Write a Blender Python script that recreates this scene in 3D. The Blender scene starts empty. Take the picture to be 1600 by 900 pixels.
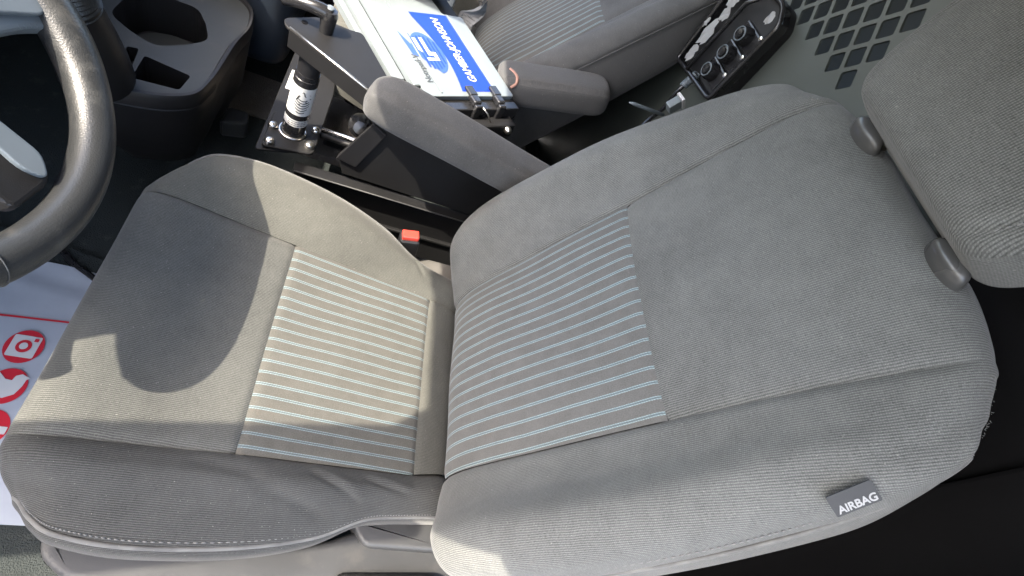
import bpy, bmesh, math, random
import numpy as np
from mathutils import Vector, Matrix

random.seed(7)
rng = np.random.default_rng(7)
sc = bpy.context.scene
COL = sc.collection

# ------------------------------------------------------------------ camera, sky, sun, exposure
cam_d = bpy.data.cameras.new("camera")
cam = bpy.data.objects.new("camera", cam_d)
COL.objects.link(cam)
R = Matrix(((0.9007617, -0.2344562, -0.3655935), (-0.0121301, 0.8278638, -0.5607979), (0.4341442, 0.5095796, 0.7428641)))
cam.matrix_world = Matrix.Translation((-0.246606, -0.337284, 0.746889)) @ R.to_4x4()
cam_d.sensor_width = 36.0
cam_d.lens = 794.98 / 1600 * 36
cam_d.clip_start = 0.02
cam_d.clip_end = 500
sc.camera = cam

SUN = Vector((-0.69, -0.33, 1.0)).normalized()          # towards the sun
world = bpy.data.worlds.new("World")
sc.world = world
world.use_nodes = True
wn = world.node_tree
sky = wn.nodes.new("ShaderNodeTexSky")
sky.sky_type = 'NISHITA'
sky.sun_disc = False
sky.sun_elevation = math.asin(SUN.z)
sky.sun_rotation = math.atan2(SUN.x, SUN.y)
sky.air_density = 1.0
sky.dust_density = 4.0
sky.ozone_density = 0.4
wn.links.new(sky.outputs[0], wn.nodes["Background"].inputs[0])
wn.nodes["Background"].inputs[1].default_value = 0.15
sun_d = bpy.data.lights.new("sun", 'SUN')
sun_d.energy = 2.0
sun_d.angle = math.radians(0.5)
sun_d.color = (1.0, 0.91, 0.77)
sun = bpy.data.objects.new("sun", sun_d)
sun.rotation_euler = SUN.to_track_quat('Z', 'Y').to_euler()
COL.objects.link(sun)
sc.view_settings.view_transform = 'Standard'
sc.view_settings.look = 'None'
sc.view_settings.exposure = 3.02
sc.view_settings.gamma = 1.0
sc.cycles.max_bounces = 8
sc.cycles.diffuse_bounces = 5

# ------------------------------------------------------------------ node helpers and materials
class G:
    def __init__(s, name):
        s.m = bpy.data.materials.new(name); s.m.use_nodes = True
        s.t = s.m.node_tree; s.b = s.t.nodes["Principled BSDF"]
    def n(s, kind, **kw):
        x = s.t.nodes.new(kind)
        for k, v in kw.items(): setattr(x, k, v)
        return x
    def put(s, sock, v):
        if isinstance(v, bpy.types.NodeSocket): s.t.links.new(v, sock)
        else: sock.default_value = v
    def math(s, op, a, b=0.0, c=None):
        x = s.n("ShaderNodeMath", operation=op); s.put(x.inputs[0], a); s.put(x.inputs[1], b)
        if c is not None: s.put(x.inputs[2], c)
        return x.outputs[0]
    def mix(s, f, a, b):
        x = s.n("ShaderNodeMix", data_type='RGBA'); s.put(x.inputs[0], f)
        for i, v in ((6, a), (7, b)):
            if isinstance(v, tuple): v = (*v[:3], 1.0)
            s.put(x.inputs[i], v)
        return x.outputs[2]
    def noise(s, vec, scale, detail=2.0, rough=0.5):
        x = s.n("ShaderNodeTexNoise"); s.put(x.inputs["Vector"], vec)
        x.inputs["Scale"].default_value = scale; x.inputs["Detail"].default_value = detail; x.inputs["Roughness"].default_value = rough
        return x.outputs["Fac"]
    def mapr(s, v, a, b, c, d):
        x = s.n("ShaderNodeMapRange"); s.put(x.inputs[0], v)
        for i, q in enumerate((a, b, c, d)): x.inputs[i + 1].default_value = q
        return x.outputs[0]
    def scale_vec(s, vec, sx, sy, sz):
        x = s.n("ShaderNodeMapping"); s.put(x.inputs[0], vec); x.inputs["Scale"].default_value = (sx, sy, sz)
        return x.outputs[0]
    def bump(s, h, strength, dist):
        x = s.n("ShaderNodeBump"); s.put(x.inputs["Height"], h)
        x.inputs["Strength"].default_value = strength; x.inputs["Distance"].default_value = dist
        s.t.links.new(x.outputs[0], s.b.inputs["Normal"])
    def uv(s): return s.n("ShaderNodeUVMap").outputs[0]
    def obj(s): return s.n("ShaderNodeTexCoord").outputs["Object"]
    def col(s, c): s.put(s.b.inputs["Base Color"], (*c, 1.0) if isinstance(c, tuple) else c)
    def set(s, **kw):
        for k, v in kw.items(): s.put(s.b.inputs[k.replace("_", " ")], v)

def plastic(name, c, rough=0.5, grain=0.15, gs=900, spec=0.4, wear=None, metallic=0.0, bumpd=0.0004):
    g = G(name); P = g.obj()
    n1 = g.noise(P, gs, 2); n2 = g.noise(P, 9, 4, .6)
    base = g.mix(n2, tuple(x * 0.82 for x in c), tuple(min(1, x * 1.18) for x in c))
    if wear:
        f = g.mapr(g.noise(P, wear[1], 5, .65), .56, .72, 0, wear[2])
        base = g.mix(f, base, wear[0])
    g.col(base)
    g.set(Roughness=g.mapr(n2, .3, .7, max(.03, rough - .08), min(1, rough + .08)), Specular_IOR_Level=spec, Metallic=metallic)
    if grain: g.bump(n1, grain, bumpd)
    return g.m

def fabric(name, dark, light, pitch=0.0031, cross=0.35, wear=0.12, rough=1.0, amp=1.0):
    """ribbed upholstery: ribs run along U (metres), repeat across V"""
    g = G(name); U = g.uv(); sep = g.n("ShaderNodeSeparateXYZ"); g.put(sep.inputs[0], U)
    u, v = sep.outputs[0], sep.outputs[1]
    P = g.obj()
    wob = g.math('MULTIPLY', g.math('SUBTRACT', g.noise(P, 35, 2), .5), .0022)
    vv = g.math('ADD', v, wob)
    rib = g.math('SINE', g.math('MULTIPLY', vv, 2 * math.pi / pitch))
    rib = g.mapr(rib, -1, 1, 0, 1)
    knit = g.math('SINE', g.math('MULTIPLY', u, 2 * math.pi / (pitch * .8)))
    knit = g.mapr(knit, -1, 1, 1 - cross, 1)
    fib = g.noise(g.scale_vec(U, 350, 1500, 1), 1.0, 3, .7)
    patch = g.noise(P, 60, 4, .7)
    broad = g.noise(P, 7, 4, .6)
    f = g.math('MULTIPLY', rib, knit)
    f = g.math('ADD', g.math('MULTIPLY', f, .55 * amp), g.math('MULTIPLY', g.mapr(fib, .3, .7, 0, 1), .5))
    f = g.math('ADD', f, g.math('MULTIPLY', g.math('SUBTRACT', patch, .5), .27))
    f = g.math('ADD', f, g.mapr(broad, .35, .7, -.07, wear * .8))
    c = g.n("ShaderNodeClamp"); g.put(c.inputs[0], f)
    base = g.mix(c.outputs[0], dark, light)
    lint = g.mapr(g.noise(P, 420, 1), .75, .79, 0, .35)
    base = g.mix(lint, base, (.36, .35, .32))
    g.col(base); g.set(Roughness=rough, Specular_IOR_Level=.12, Sheen_Weight=.12, Sheen_Roughness=.45)
    h = g.math('ADD', g.math('MULTIPLY', g.math('MULTIPLY', rib, knit), 1.0), g.math('MULTIPLY', fib, .8))
    g.bump(h, .45, .0007)
    return g.m

def stripe_fabric(name, pitch, offset, base_d, base_l, k=1.0):
    g = G(name); U = g.uv(); sep = g.n("ShaderNodeSeparateXYZ"); g.put(sep.inputs[0], U)
    u, v = sep.outputs[0], sep.outputs[1]; P = g.obj()
    vv = g.math('ADD', g.math('ADD', v, offset), g.math('MULTIPLY', g.math('SUBTRACT', g.noise(P, 14, 2), .5), .0016))
    fr = g.math('FRACT', g.math('ADD', g.math('DIVIDE', vv, pitch), 100.5))
    d = g.math('MULTIPLY', g.math('ABSOLUTE', g.math('SUBTRACT', fr, .5)), pitch)
    d2 = g.math('ABSOLUTE', g.math('SUBTRACT', d, .00135))
    twist = g.math('SINE', g.math('MULTIPLY', g.math('ADD', u, g.math('MULTIPLY', v, 1.4)), 2 * math.pi / .0030))
    twist = g.mapr(twist, -1, 1, .45, 1)
    line = g.math('MULTIPLY', g.mapr(d2, .0003, .0007, 1, 0), twist)
    mid = g.mapr(d, .0006, .0013, .75, 0)
    fib = g.noise(g.scale_vec(U, 500, 900, 1), 1.0, 3, .7)
    patch = g.noise(P, 45, 4, .7)
    base = g.mix(g.math('ADD', g.mapr(fib, .3, .7, 0, .6), g.mapr(patch, .35, .65, .08, .28)), base_d, base_l)
    stain = g.mapr(g.noise(P, 16, 4, .7), .62, .76, 0, .22)
    base = g.mix(stain, base, (.105, .075, .055))
    c = g.mix(g.math('MULTIPLY', mid, g.mapr(patch, .3, .7, .6, 1)), base, (.135 * k, .20 * k, .225 * k))
    c = g.mix(g.math('MULTIPLY', line, g.mapr(fib, .3, .65, .45, 1)), c, (.44 * k, .58 * k, .60 * k))
    g.col(c); g.set(Roughness=1.0, Specular_IOR_Level=.1, Sheen_Weight=.12, Sheen_Roughness=.5)
    g.bump(g.math('ADD', g.math('MULTIPLY', line, 1.2), fib), .5, .0007)
    return g.m

M = {}
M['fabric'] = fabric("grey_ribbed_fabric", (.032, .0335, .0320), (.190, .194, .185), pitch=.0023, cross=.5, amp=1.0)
M['fabric_cushion'] = fabric("cushion_ribbed_fabric", (.023, .0235, .0222), (.130, .131, .119), pitch=.0022, cross=.35, amp=1.0)  # soiling, plus light balance with the backrest put into a darker, warmer tone
M['fabric_shaded'] = fabric("shaded_bolster_fabric", (.014, .0145, .014), (.084, .085, .081), pitch=.0023, cross=.25, amp=1.1)  # shade on the door-side bolster put into a darker cloth
M['fabric_velour'] = fabric("soiled_velour", (.033, .033, .029), (.126, .125, .109), pitch=.0021, cross=.35, amp=.6, wear=.18)
M['fabric_arm'] = fabric("rubbed_armrest_velour", (.040, .040, .040), (.125, .125, .122), pitch=.0021, cross=.3, amp=.5, wear=.35)
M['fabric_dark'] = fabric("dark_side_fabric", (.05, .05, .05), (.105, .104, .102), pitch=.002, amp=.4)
M['stripe_cushion'] = stripe_fabric("striped_cushion_fabric", .01645, .0, (.052, .049, .042), (.110, .107, .095), .52)
M['stripe_back'] = stripe_fabric("striped_backrest_fabric", .0172, .0086, (.068, .067, .062), (.130, .129, .123), .64)
M['stripe_passenger'] = stripe_fabric("striped_passenger_fabric", .0172, .0086, (.060, .059, .056), (.110, .108, .102), .6)
M['piping'] = fabric("piping_fabric", (.07, .07, .07), (.19, .19, .18), pitch=.0016, amp=.8)
M['thread'] = plastic("grey_thread", (.17, .17, .165), .9, 0)
M['black'] = plastic("black_plastic", (.010, .010, .011), .5, .2, 700)
M['black_gloss'] = plastic("black_gloss_plastic", (.014, .014, .015), .25, .05, 300, .5)
M['black_metal'] = plastic("black_powder_coat", (.0085, .0085, .009), .55, .25, 1200, .3)
M['void'] = plastic("black_trim", (.0035, .0035, .004), .8, .2, 500, .1)
M['trim'] = plastic("grey_trim_plastic", (.038, .039, .040), .5, .35, 1100, .4, ((.066, .063, .058), 14, .5))
M['trim_sunlit'] = plastic("sunlit_trim_plastic", (.115, .110, .102), .55, .35, 1100, .4)  # lighter copy of the trim, with sunlight put into the colour
M['dash'] = plastic("charcoal_dash_plastic", (.0095, .009, .0092), .5, .35, 900, .4)
M['blue_black'] = plastic("blue_black_plastic", (.020, .027, .038), .5, .3, 900)
M['tray_top'] = plastic("grey_console_top", (.032, .0345, .033), .5, .3, 900, .4, ((.06, .056, .05), 20, .4))
M['leather'] = plastic("worn_leather", (.021, .022, .0225), .36, .35, 620, .5, ((.085, .083, .076), 18, .5), bumpd=.0008)
M['silver_plastic'] = plastic("silver_grey_plastic", (.11, .13, .145), .38, .1, 900, .5)
M['carpet'] = plastic("charcoal_carpet", (.034, .039, .038), 1.0, .9, 420, .1, ((.075, .080, .074), 30, .6), bumpd=.003)
M['carpet_light'] = plastic("dusty_grey_carpet", (.16, .145, .13), 1.0, .9, 320, .1, ((.27, .25, .22), 40, .6), bumpd=.003)
M['steel'] = plastic("bright_steel", (.62, .60, .56), .28, .1, 500, .5, None, 1.0)
M['white_plastic'] = plastic("white_enamel", (.150, .172, .180), .38, .08, 600, .5, ((.205, .20, .185), 7, .25))
M['white'] = plastic("white_print", (.48, .48, .475), .6, 0)
M['label_paper'] = plastic("white_label", (.45, .45, .44), .55, .05, 300)
M['paper'] = plastic("white_floor_paper", (.32, .345, .385), .55, .15, 60, .3, None, 0, .002)
M['red'] = plastic("red_print", (.46, .010, .024), .55, 0)
M['blue'] = plastic("blue_print", (.005, .030, .34), .45, 0)
M['blue_pale'] = plastic("pale_blue_print", (.030, .070, .30), .45, 0)
M['grey_print'] = plastic("grey_print", (.07, .075, .075), .5, 0)
M['black_print'] = plastic("black_print", (.02, .02, .02), .5, 0)
M['buckle_red'] = plastic("red_buckle_plastic", (.42, .045, .032), .35, .05, 400, .5)
M['partition'] = plastic("grey_green_enamel", (.064, .072, .065), .45, .2, 500, .5)
M['bare_foam'] = plastic("pinkish_bare_patch", (.30, .17, .13), .9, .6, 300, bumpd=.002)
M['tag_cloth'] = plastic("grey_tag_cloth", (.040, .042, .044), .8, .4, 1500)
M['guide'] = plastic('grey_guide_plastic', (.050, .050, .049), .3, .1, 900, .5)
M['tag_thread'] = plastic('white_tag_thread', (.30, .305, .305), .9, .5, 1500)
M['body'] = plastic("white_van_paint", (.7, .7, .7), .3, 0)
M['headliner'] = plastic("pale_grey_headliner", (.5, .49, .47), 1.0, .3, 500)
M['cargo'] = plastic("grey_cargo_lining", (.095, .095, .088), 1.0, .3, 300)
M['asphalt'] = plastic("grey_asphalt", (.13, .128, .122), .9, .4, 40, .2, None, 0, .01)  # even grey ground tone
M['copper'] = plastic("copper_wire", (.55, .22, .10), .4, .1, 400, .5)
M['belt'] = plastic("grey_belt_webbing", (.14, .145, .15), .8, .5, 900)

# ------------------------------------------------------------------ object helpers
def thing(name, label, cat, loc=(0, 0, 0), group=None):
    o = bpy.data.objects.new(name, None); COL.objects.link(o); o.location = loc
    o.empty_display_size = .05
    o['label'] = label; o['category'] = cat
    if group: o['group'] = group
    return o

def tag(o, label, cat, group=None):
    o['label'] = label; o['category'] = cat
    if group: o['group'] = group
    return o

def link(name, me, mats, parent=None, smooth=True):
    o = bpy.data.objects.new(name, me); COL.objects.link(o)
    for m in (mats if isinstance(mats, (list, tuple)) else [mats]): me.materials.append(m)
    if smooth: me.polygons.foreach_set('use_smooth', [True] * len(me.polygons))
    if parent:
        o.parent = parent
        p = Vector((0, 0, 0)); q = parent
        while q is not None: p += Vector(q.location); q = q.parent
        me.transform(Matrix.Translation(-p))
    return o

def mesh(name, verts, faces, mats, parent=None, smooth=True, uvs=None, fix=False):
    me = bpy.data.meshes.new(name)
    me.from_pydata([tuple(map(float, v)) for v in verts], [], faces)
    if uvs is not None:
        L = me.uv_layers.new(name="UVMap")
        idx = np.empty(len(me.loops), dtype=np.int32); me.loops.foreach_get('vertex_index', idx)
        L.data.foreach_set('uv', np.asarray(uvs, dtype=np.float32)[idx].ravel())
    if fix:
        bm = bmesh.new(); bm.from_mesh(me); bmesh.ops.recalc_face_normals(bm, faces=bm.faces); bm.to_mesh(me); bm.free()
    return link(name, me, mats, parent, smooth)

def from_bm(name, bm, mats, parent=None, smooth=False, fix=True):
    me = bpy.data.meshes.new(name)
    if fix: bmesh.ops.recalc_face_normals(bm, faces=bm.faces)
    bm.to_mesh(me); bm.free()
    return link(name, me, mats, parent, smooth)

def frame(o, x, y=None, z=None):
    """4x4 with origin o and axes x, y (z = x cross y)"""
    x = Vector(x).normalized(); y = Vector(y); y = (y - x * y.dot(x)).normalized(); z = x.cross(y)
    m = Matrix.Identity(4)
    for i in range(3): m[i][0], m[i][1], m[i][2], m[i][3] = x[i], y[i], z[i], o[i]
    return m

def bm_box(bm, c, s, mat=None, bev=0.0, seg=2, mi=0):
    r = bmesh.ops.create_cube(bm, size=1.0)
    vs = r['verts']
    for v in vs: v.co = Vector((v.co.x * s[0] + c[0], v.co.y * s[1] + c[1], v.co.z * s[2] + c[2]))
    fs = set(f for v in vs for f in v.link_faces)
    if bev > 0:
        es = list({e for v in vs for e in v.link_edges})
        rr = bmesh.ops.bevel(bm, geom=es, offset=bev, segments=seg, profile=.6, affect='EDGES')
        fs = {f for f in fs if f.is_valid} | set(rr['faces'])
    vs = {v for f in fs for v in f.verts}
    for f in fs: f.material_index = mi
    if mat is not None:
        for v in vs: v.co = mat @ v.co
    return fs

def box(name, c, s, m, parent=None, mat=None, bev=.003, seg=2):
    bm = bmesh.new(); bm_box(bm, c, s, mat, bev, seg)
    return from_bm(name, bm, m, parent, smooth=False)

def bm_prism(bm, poly, z0, z1, mat=None, bev=0.0, seg=2, mi=0):
    vs = [bm.verts.new((p[0], p[1], z0)) for p in poly]
    f = bm.faces.new(vs)
    r = bmesh.ops.extrude_face_region(bm, geom=[f])
    top = [g for g in r['geom'] if isinstance(g, bmesh.types.BMVert)]
    for v in top: v.co.z = z1
    allv = vs + top
    fs = set(g for v in allv for g in v.link_faces)
    if bev > 0:
        es = list({e for v in top for e in v.link_edges} | {e for v in vs for e in v.link_edges if e.other_vert(v) in vs})
        rr = bmesh.ops.bevel(bm, geom=es, offset=bev, segments=seg, profile=.6, affect='EDGES')
        fs = {q for q in fs if q.is_valid} | set(rr['faces'])
    for q in fs: q.material_index = mi
    if mat is not None:
        for v in {v for q in fs for v in q.verts}: v.co = mat @ v.co
    return fs

def prism(name, poly, z0, z1, m, parent=None, mat=None, bev=.0, seg=2, smooth=False):
    bm = bmesh.new(); bm_prism(bm, poly, z0, z1, mat, bev, seg)
    return from_bm(name, bm, m, parent, smooth)

def roundpoly(poly, r, n=5):
    out = []; N = len(poly)
    for i in range(N):
        p0, p1, p2 = (Vector(poly[(i + k - 1) % N]) for k in range(3))
        a = (p0 - p1); b = (p2 - p1)
        rr = min(r, a.length * .45, b.length * .45)
        a = p1 + a.normalized() * rr; b = p1 + b.normalized() * rr
        for k in range(n + 1):
            t = k / n; q = a * (1 - t) ** 2 + p1 * 2 * t * (1 - t) + b * t * t
            out.append((q.x, q.y))
    return out

def cr(P, n):
    """Catmull-Rom through P (N,3) with n samples per span"""
    P = np.asarray(P, float); out = []
    Q = np.vstack([2 * P[0] - P[1], P, 2 * P[-1] - P[-2]])
    for i in range(len(P) - 1):
        p0, p1, p2, p3 = Q[i:i + 4]
        for k in range(n):
            t = k / n
            out.append(.5 * ((2 * p1) + (-p0 + p2) * t + (2 * p0 - 5 * p1 + 4 * p2 - p3) * t * t + (-p0 + 3 * p1 - 3 * p2 + p3) * t ** 3))
    out.append(P[-1]); return np.array(out)

def tube_vf(path, rad, sides=10, closed=False, ell=1.0, caps=True):
    path = [Vector(p) for p in path]; N = len(path)
    rad = [rad] * N if np.isscalar(rad) else list(rad)
    V, F = [], []
    tprev = None; nrm = None
    for i in range(N):
        a = path[(i - 1) % N] if (closed or i > 0) else path[i]
        b = path[(i + 1) % N] if (closed or i < N - 1) else path[i]
        t = (b - a).normalized()
        if nrm is None:
            nrm = t.orthogonal().normalized()
        else:
            nrm = (nrm - t * nrm.dot(t)).normalized()
        bi = t.cross(nrm)
        for k in range(sides):
            an = 2 * math.pi * k / sides
            V.append(path[i] + (nrm * math.cos(an) + bi * math.sin(an) * ell) * rad[i])
    for i in range(N if closed else N - 1):
        j = (i + 1) % N
        for k in range(sides):
            l = (k + 1) % sides
            F.append((i * sides + k, i * sides + l, j * sides + l, j * sides + k))
    if not closed and caps:
        F.append(tuple(range(sides))[::-1]); F.append(tuple((N - 1) * sides + k for k in range(sides)))
    return V, F

def tube(name, path, rad, m, parent=None, sides=10, closed=False):
    V, F = tube_vf(path, rad, sides, closed)
    return mesh(name, V, F, m, parent, True, fix=True)

def lathe_vf(prof, mat, sides=28, cap=True):
    """prof: (r, z) list, spun about z of mat"""
    V, F = [], []
    for r, z in prof:
        for k in range(sides):
            a = 2 * math.pi * k / sides
            V.append(mat @ Vector((r * math.cos(a), r * math.sin(a), z)))
    for i in range(len(prof) - 1):
        for k in range(sides):
            l = (k + 1) % sides
            F.append((i * sides + k, i * sides + l, (i + 1) * sides + l, (i + 1) * sides + k))
    if cap:
        F.append(tuple(range(sides))[::-1]); F.append(tuple((len(prof) - 1) * sides + k for k in range(sides)))
    return V, F

def lathe(name, prof, mat, m, parent=None, sides=28, smooth=True):
    V, F = lathe_vf(prof, mat, sides)
    o = mesh(name, V, F, m, parent, smooth, fix=True)
    if smooth: sharp(o)
    return o

def sharp(o, ang=40):
    me = o.data
    bm = bmesh.new(); bm.from_mesh(me)
    for e in bm.edges:
        if len(e.link_faces) == 2 and e.calc_face_angle(0) > math.radians(ang): e.smooth = False
    bm.to_mesh(me); bm.free()

def text_bm(txt, size, mat, extrude=.0003, shear=0.0, sx=1.0, center=True, bold=0.0):
    cu = bpy.data.curves.new("lettering", 'FONT'); cu.body = txt; cu.size = size; cu.extrude = extrude
    cu.shear = shear; cu.offset = bold
    if center: cu.align_x = 'CENTER'; cu.align_y = 'CENTER'
    o = bpy.data.objects.new("lettering", cu); COL.objects.link(o)
    dg = bpy.context.evaluated_depsgraph_get(); dg.update()
    me = bpy.data.meshes.new_from_object(o.evaluated_get(dg))
    bpy.data.objects.remove(o); bpy.data.curves.remove(cu)
    me.transform(mat @ Matrix.Diagonal((sx, 1, 1, 1)))
    return me

def text(name, txt, size, mat, m, parent=None, **kw):
    me = text_bm(txt, size, mat, **kw); me.name = name
    return link(name, me, m, parent, smooth=False)

# ------------------------------------------------------------------ control-net surfaces for upholstery
def crw(t):
    return (-.5 * t + t * t - .5 * t ** 3, 1 - 2.5 * t * t + 1.5 * t ** 3, .5 * t + 2 * t * t - 1.5 * t ** 3, -.5 * t * t + .5 * t ** 3)

class Net:
    """grid of control points [row][col] interpolated by Catmull-Rom; rows run along the seat, cols run across"""
    def __init__(s, P):
        s.P = np.asarray(P, float); s.R, s.C = s.P.shape[:2]
        Q = np.concatenate([2 * s.P[:1] - s.P[1:2], s.P, 2 * s.P[-1:] - s.P[-2:-1]], 0)
        s.Q = np.concatenate([2 * Q[:, :1] - Q[:, 1:2], Q, 2 * Q[:, -1:] - Q[:, -2:-1]], 1)
    def ev(s, a, b):
        i = np.clip(np.floor(a).astype(int), 0, s.R - 2); j = np.clip(np.floor(b).astype(int), 0, s.C - 2)
        wa = crw(a - i); wb = crw(b - j); out = 0
        for m in range(4):
            for n in range(4):
                out = out + (wa[m] * wb[n])[..., None] * s.Q[i + m, j + n]
        return out

def sheet(name, net, a0, a1, b0, b1, na, nb, to_world, m, parent, grooves=(), creases=(), lumps=0.0, flip=False, vmode='arc', uref=None, a_fn0=None, a_fn1=None):
    """piece of a net between two rows and two columns; edges sink into the seams named by grooves"""
    ta = np.linspace(0, 1, na)[:, None] * np.ones((1, nb)); tb = np.ones((na, 1)) * np.linspace(0, 1, nb)[None]
    ta = ta + 0 * tb
    b = b0 + (b1 - b0) * tb
    a = a0 + (a1 - a0) * ta
    P = net.ev(a, b)
    # normals in net space
    e = 1e-3
    du = net.ev(a + e, b) - net.ev(a - e, b); dv = net.ev(a, b + e) - net.ev(a, b - e)
    N = np.cross(du, dv); N /= np.linalg.norm(N, axis=-1, keepdims=True) + 1e-12
    if N[..., 2].mean() < 0 and not flip: N = -N
    elif flip: N = -N if N[..., 2].mean() > 0 else N
    U = np.zeros((na, nb)); Vv = np.zeros((na, nb))
    # metric distances to piece edges
    ds = np.linalg.norm(np.diff(P, axis=1), axis=-1); across = np.concatenate([np.zeros((na, 1)), np.cumsum(ds, 1)], 1)
    dl = np.linalg.norm(np.diff(P, axis=0), axis=-1); along = np.concatenate([np.zeros((1, nb)), np.cumsum(dl, 0)], 0)
    disp = np.zeros((na, nb))
    for g in grooves:
        side, dep, wid = g
        d = {'b0': across, 'b1': across[:, -1:] - across, 'a0': along, 'a1': along[-1:] - along}[side]
        disp -= dep * np.exp(-(d / wid) ** 1.3) * (np.clip((9.4 - a) / 1.4, .12, 1) if side[0] == 'b' else 1)
    if lumps:
        lr = np.random.default_rng(5)
        for k in range(9):
            fu, fv, ph = lr.uniform(8, 34), lr.uniform(8, 34), lr.uniform(0, 6.28)
            disp += .0011 / 3 * np.sin(fu * P[..., 0] + fv * P[..., 1] + ph)
    for (p0, p1, dep, wid) in creases:
        p0 = np.array(p0); p1 = np.array(p1); dd = p1 - p0; L2 = dd @ dd
        q = P[..., :2] - p0; t = np.clip((q @ dd) / L2, 0, 1)
        dist = np.linalg.norm(q - t[..., None] * dd, axis=-1)
        sd = (q[..., 0] * dd[1] - q[..., 1] * dd[0]) / math.sqrt(L2)
        fade = np.sin(np.pi * np.clip((q @ dd) / L2, 0, 1)) ** .5
        disp -= dep * np.exp(-(dist / wid) ** 2) * fade
        disp += dep * .8 * np.exp(-((dist - wid * 2.2) / (wid * 1.5)) ** 2) * fade * (sd > 0)
    P = P + N * disp[..., None]
    if vmode == 'v': Vv = P[..., 1]
    else:
        # arc length measured from the column nearest the centre line
        Vv = across + (P[:, :1, 1] if b0 < net.C / 2 - .6 else P[:, :1, 1])
        if abs(b1 - (net.C - 1) / 2) < abs(b0 - (net.C - 1) / 2): Vv = across - across[:, -1:] + P[:, -1:, 1]
    mid = along[:, nb // 2][:, None]
    U = mid * np.ones((1, nb))
    W = to_world(P).reshape(-1, 3)
    ii = np.arange(na * nb).reshape(na, nb)
    F = np.stack([ii[:-1, :-1], ii[1:, :-1], ii[1:, 1:], ii[:-1, 1:]], -1).reshape(-1, 4)
    if flip: F = F[:, ::-1]
    return mesh(name, W, [tuple(f) for f in F.tolist()], m, parent, True, np.stack([U, Vv], -1).reshape(-1, 2))

AC, BB = 0.2016, 0.3506                                # cushion tilt, backrest recline
def cush_world(P):                                      # (u forward, v, n up) -> world
    u, v, n = P[..., 0], P[..., 1], P[..., 2]
    return np.stack([-u * math.cos(AC) + n * math.sin(AC), v, u * math.sin(AC) + n * math.cos(AC)], -1)
def back_world_at(ox, oy, oz, bb):
    def f(P):
        P = np.asarray(P, float); w, v, n = P[..., 0], P[..., 1], P[..., 2]
        return np.stack([ox + w * math.sin(bb) - n * math.cos(bb), oy + v, oz + w * math.cos(bb) + n * math.sin(bb)], -1)
    return f
back_world = back_world_at(0, 0, 0, BB)

# half sections, centre outwards: (u or w, v, n)
CUSH = [
 [(-.04,0,-.03),(-.04,.08,-.03),(-.04,.138,-.03),(-.04,.160,-.03),(-.04,.178,-.028),(-.04,.196,-.032),(-.04,.200,-.055),(-.04,.196,-.10)],
 [(0,0,-.004),(0,.08,-.003),(0,.142,0),(0,.164,.006),(0,.182,.010),(0,.199,.004),(0,.204,-.02),(0,.2,-.09)],
 [(.05,0,0),(.05,.08,0),(.05,.149,.002),(.05,.170,.010),(.05,.189,.016),(.05,.202,.010),(.05,.207,-.014),(.05,.203,-.08)],
 [(.10,0,0),(.10,.08,0),(.10,.151,.003),(.10,.174,.015),(.10,.194,.026),(.10,.209,.020),(.10,.215,-.006),(.10,.211,-.075)],
 [(.16,0,0),(.16,.08,0),(.16,.153,.004),(.16,.179,.020),(.16,.205,.037),(.16,.234,.030),(.16,.243,.002),(.16,.238,-.07)],
 [(.25,0,0),(.25,.08,0),(.25,.156,.004),(.25,.185,.021),(.25,.216,.042),(.25,.252,.036),(.25,.262,.006),(.25,.256,-.07)],
 [(.35,0,0),(.35,.08,0),(.35,.161,.004),(.35,.189,.018),(.35,.221,.038),(.35,.258,.033),(.35,.268,.004),(.35,.262,-.07)],
 [(.42,0,0),(.42,.08,0),(.42,.165,.003),(.42,.191,.014),(.418,.219,.029),(.414,.250,.022),(.413,.260,-.004),(.413,.254,-.07)],
 [(.455,0,-.002),(.455,.085,-.002),(.455,.167,0),(.453,.190,.006),(.449,.212,.014),(.440,.236,.008),(.438,.246,-.014),(.438,.240,-.075)],
 [(.478,0,-.013),(.478,.085,-.013),(.477,.168,-.012),(.473,.187,-.008),(.466,.204,-.005),(.455,.221,-.012),(.452,.230,-.034),(.452,.225,-.085)],
 [(.488,0,-.036),(.488,.085,-.036),(.487,.168,-.035),(.483,.186,-.034),(.475,.201,-.034),(.464,.214,-.042),(.461,.220,-.06),(.461,.216,-.10)],
 [(.484,0,-.085),(.484,.085,-.085),(.483,.167,-.085),(.479,.184,-.085),(.471,.198,-.086),(.460,.210,-.09),(.458,.214,-.10),(.458,.210,-.12)],
]
# the outer bolster on the door side is crushed by years of getting in
DROP = {3: (.002, -.010), 4: (.0, -.050), 5: (.0, -.066), 6: (.0, -.060), 7: (.0, -.045)}
def cush_net():
    rows = []
    for r, row in enumerate(CUSH):
        k = np.interp(r, [0, 1, 2, 3, 4, 8, 9, 10, 11], [0, .2, .45, .7, .95, .85, .65, .3, 0])
        neg = []
        for c, (u, v, n) in enumerate(row):
            dv, dn = DROP.get(c, (0, 0)); neg.append((u, -(v + dv * k), n + dn * k))
        rows.append(neg[:0:-1] + list(row))
    return Net(rows)
CN = cush_net()                                         # columns 0..14, centre 7, seams at 5 and 9

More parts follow.
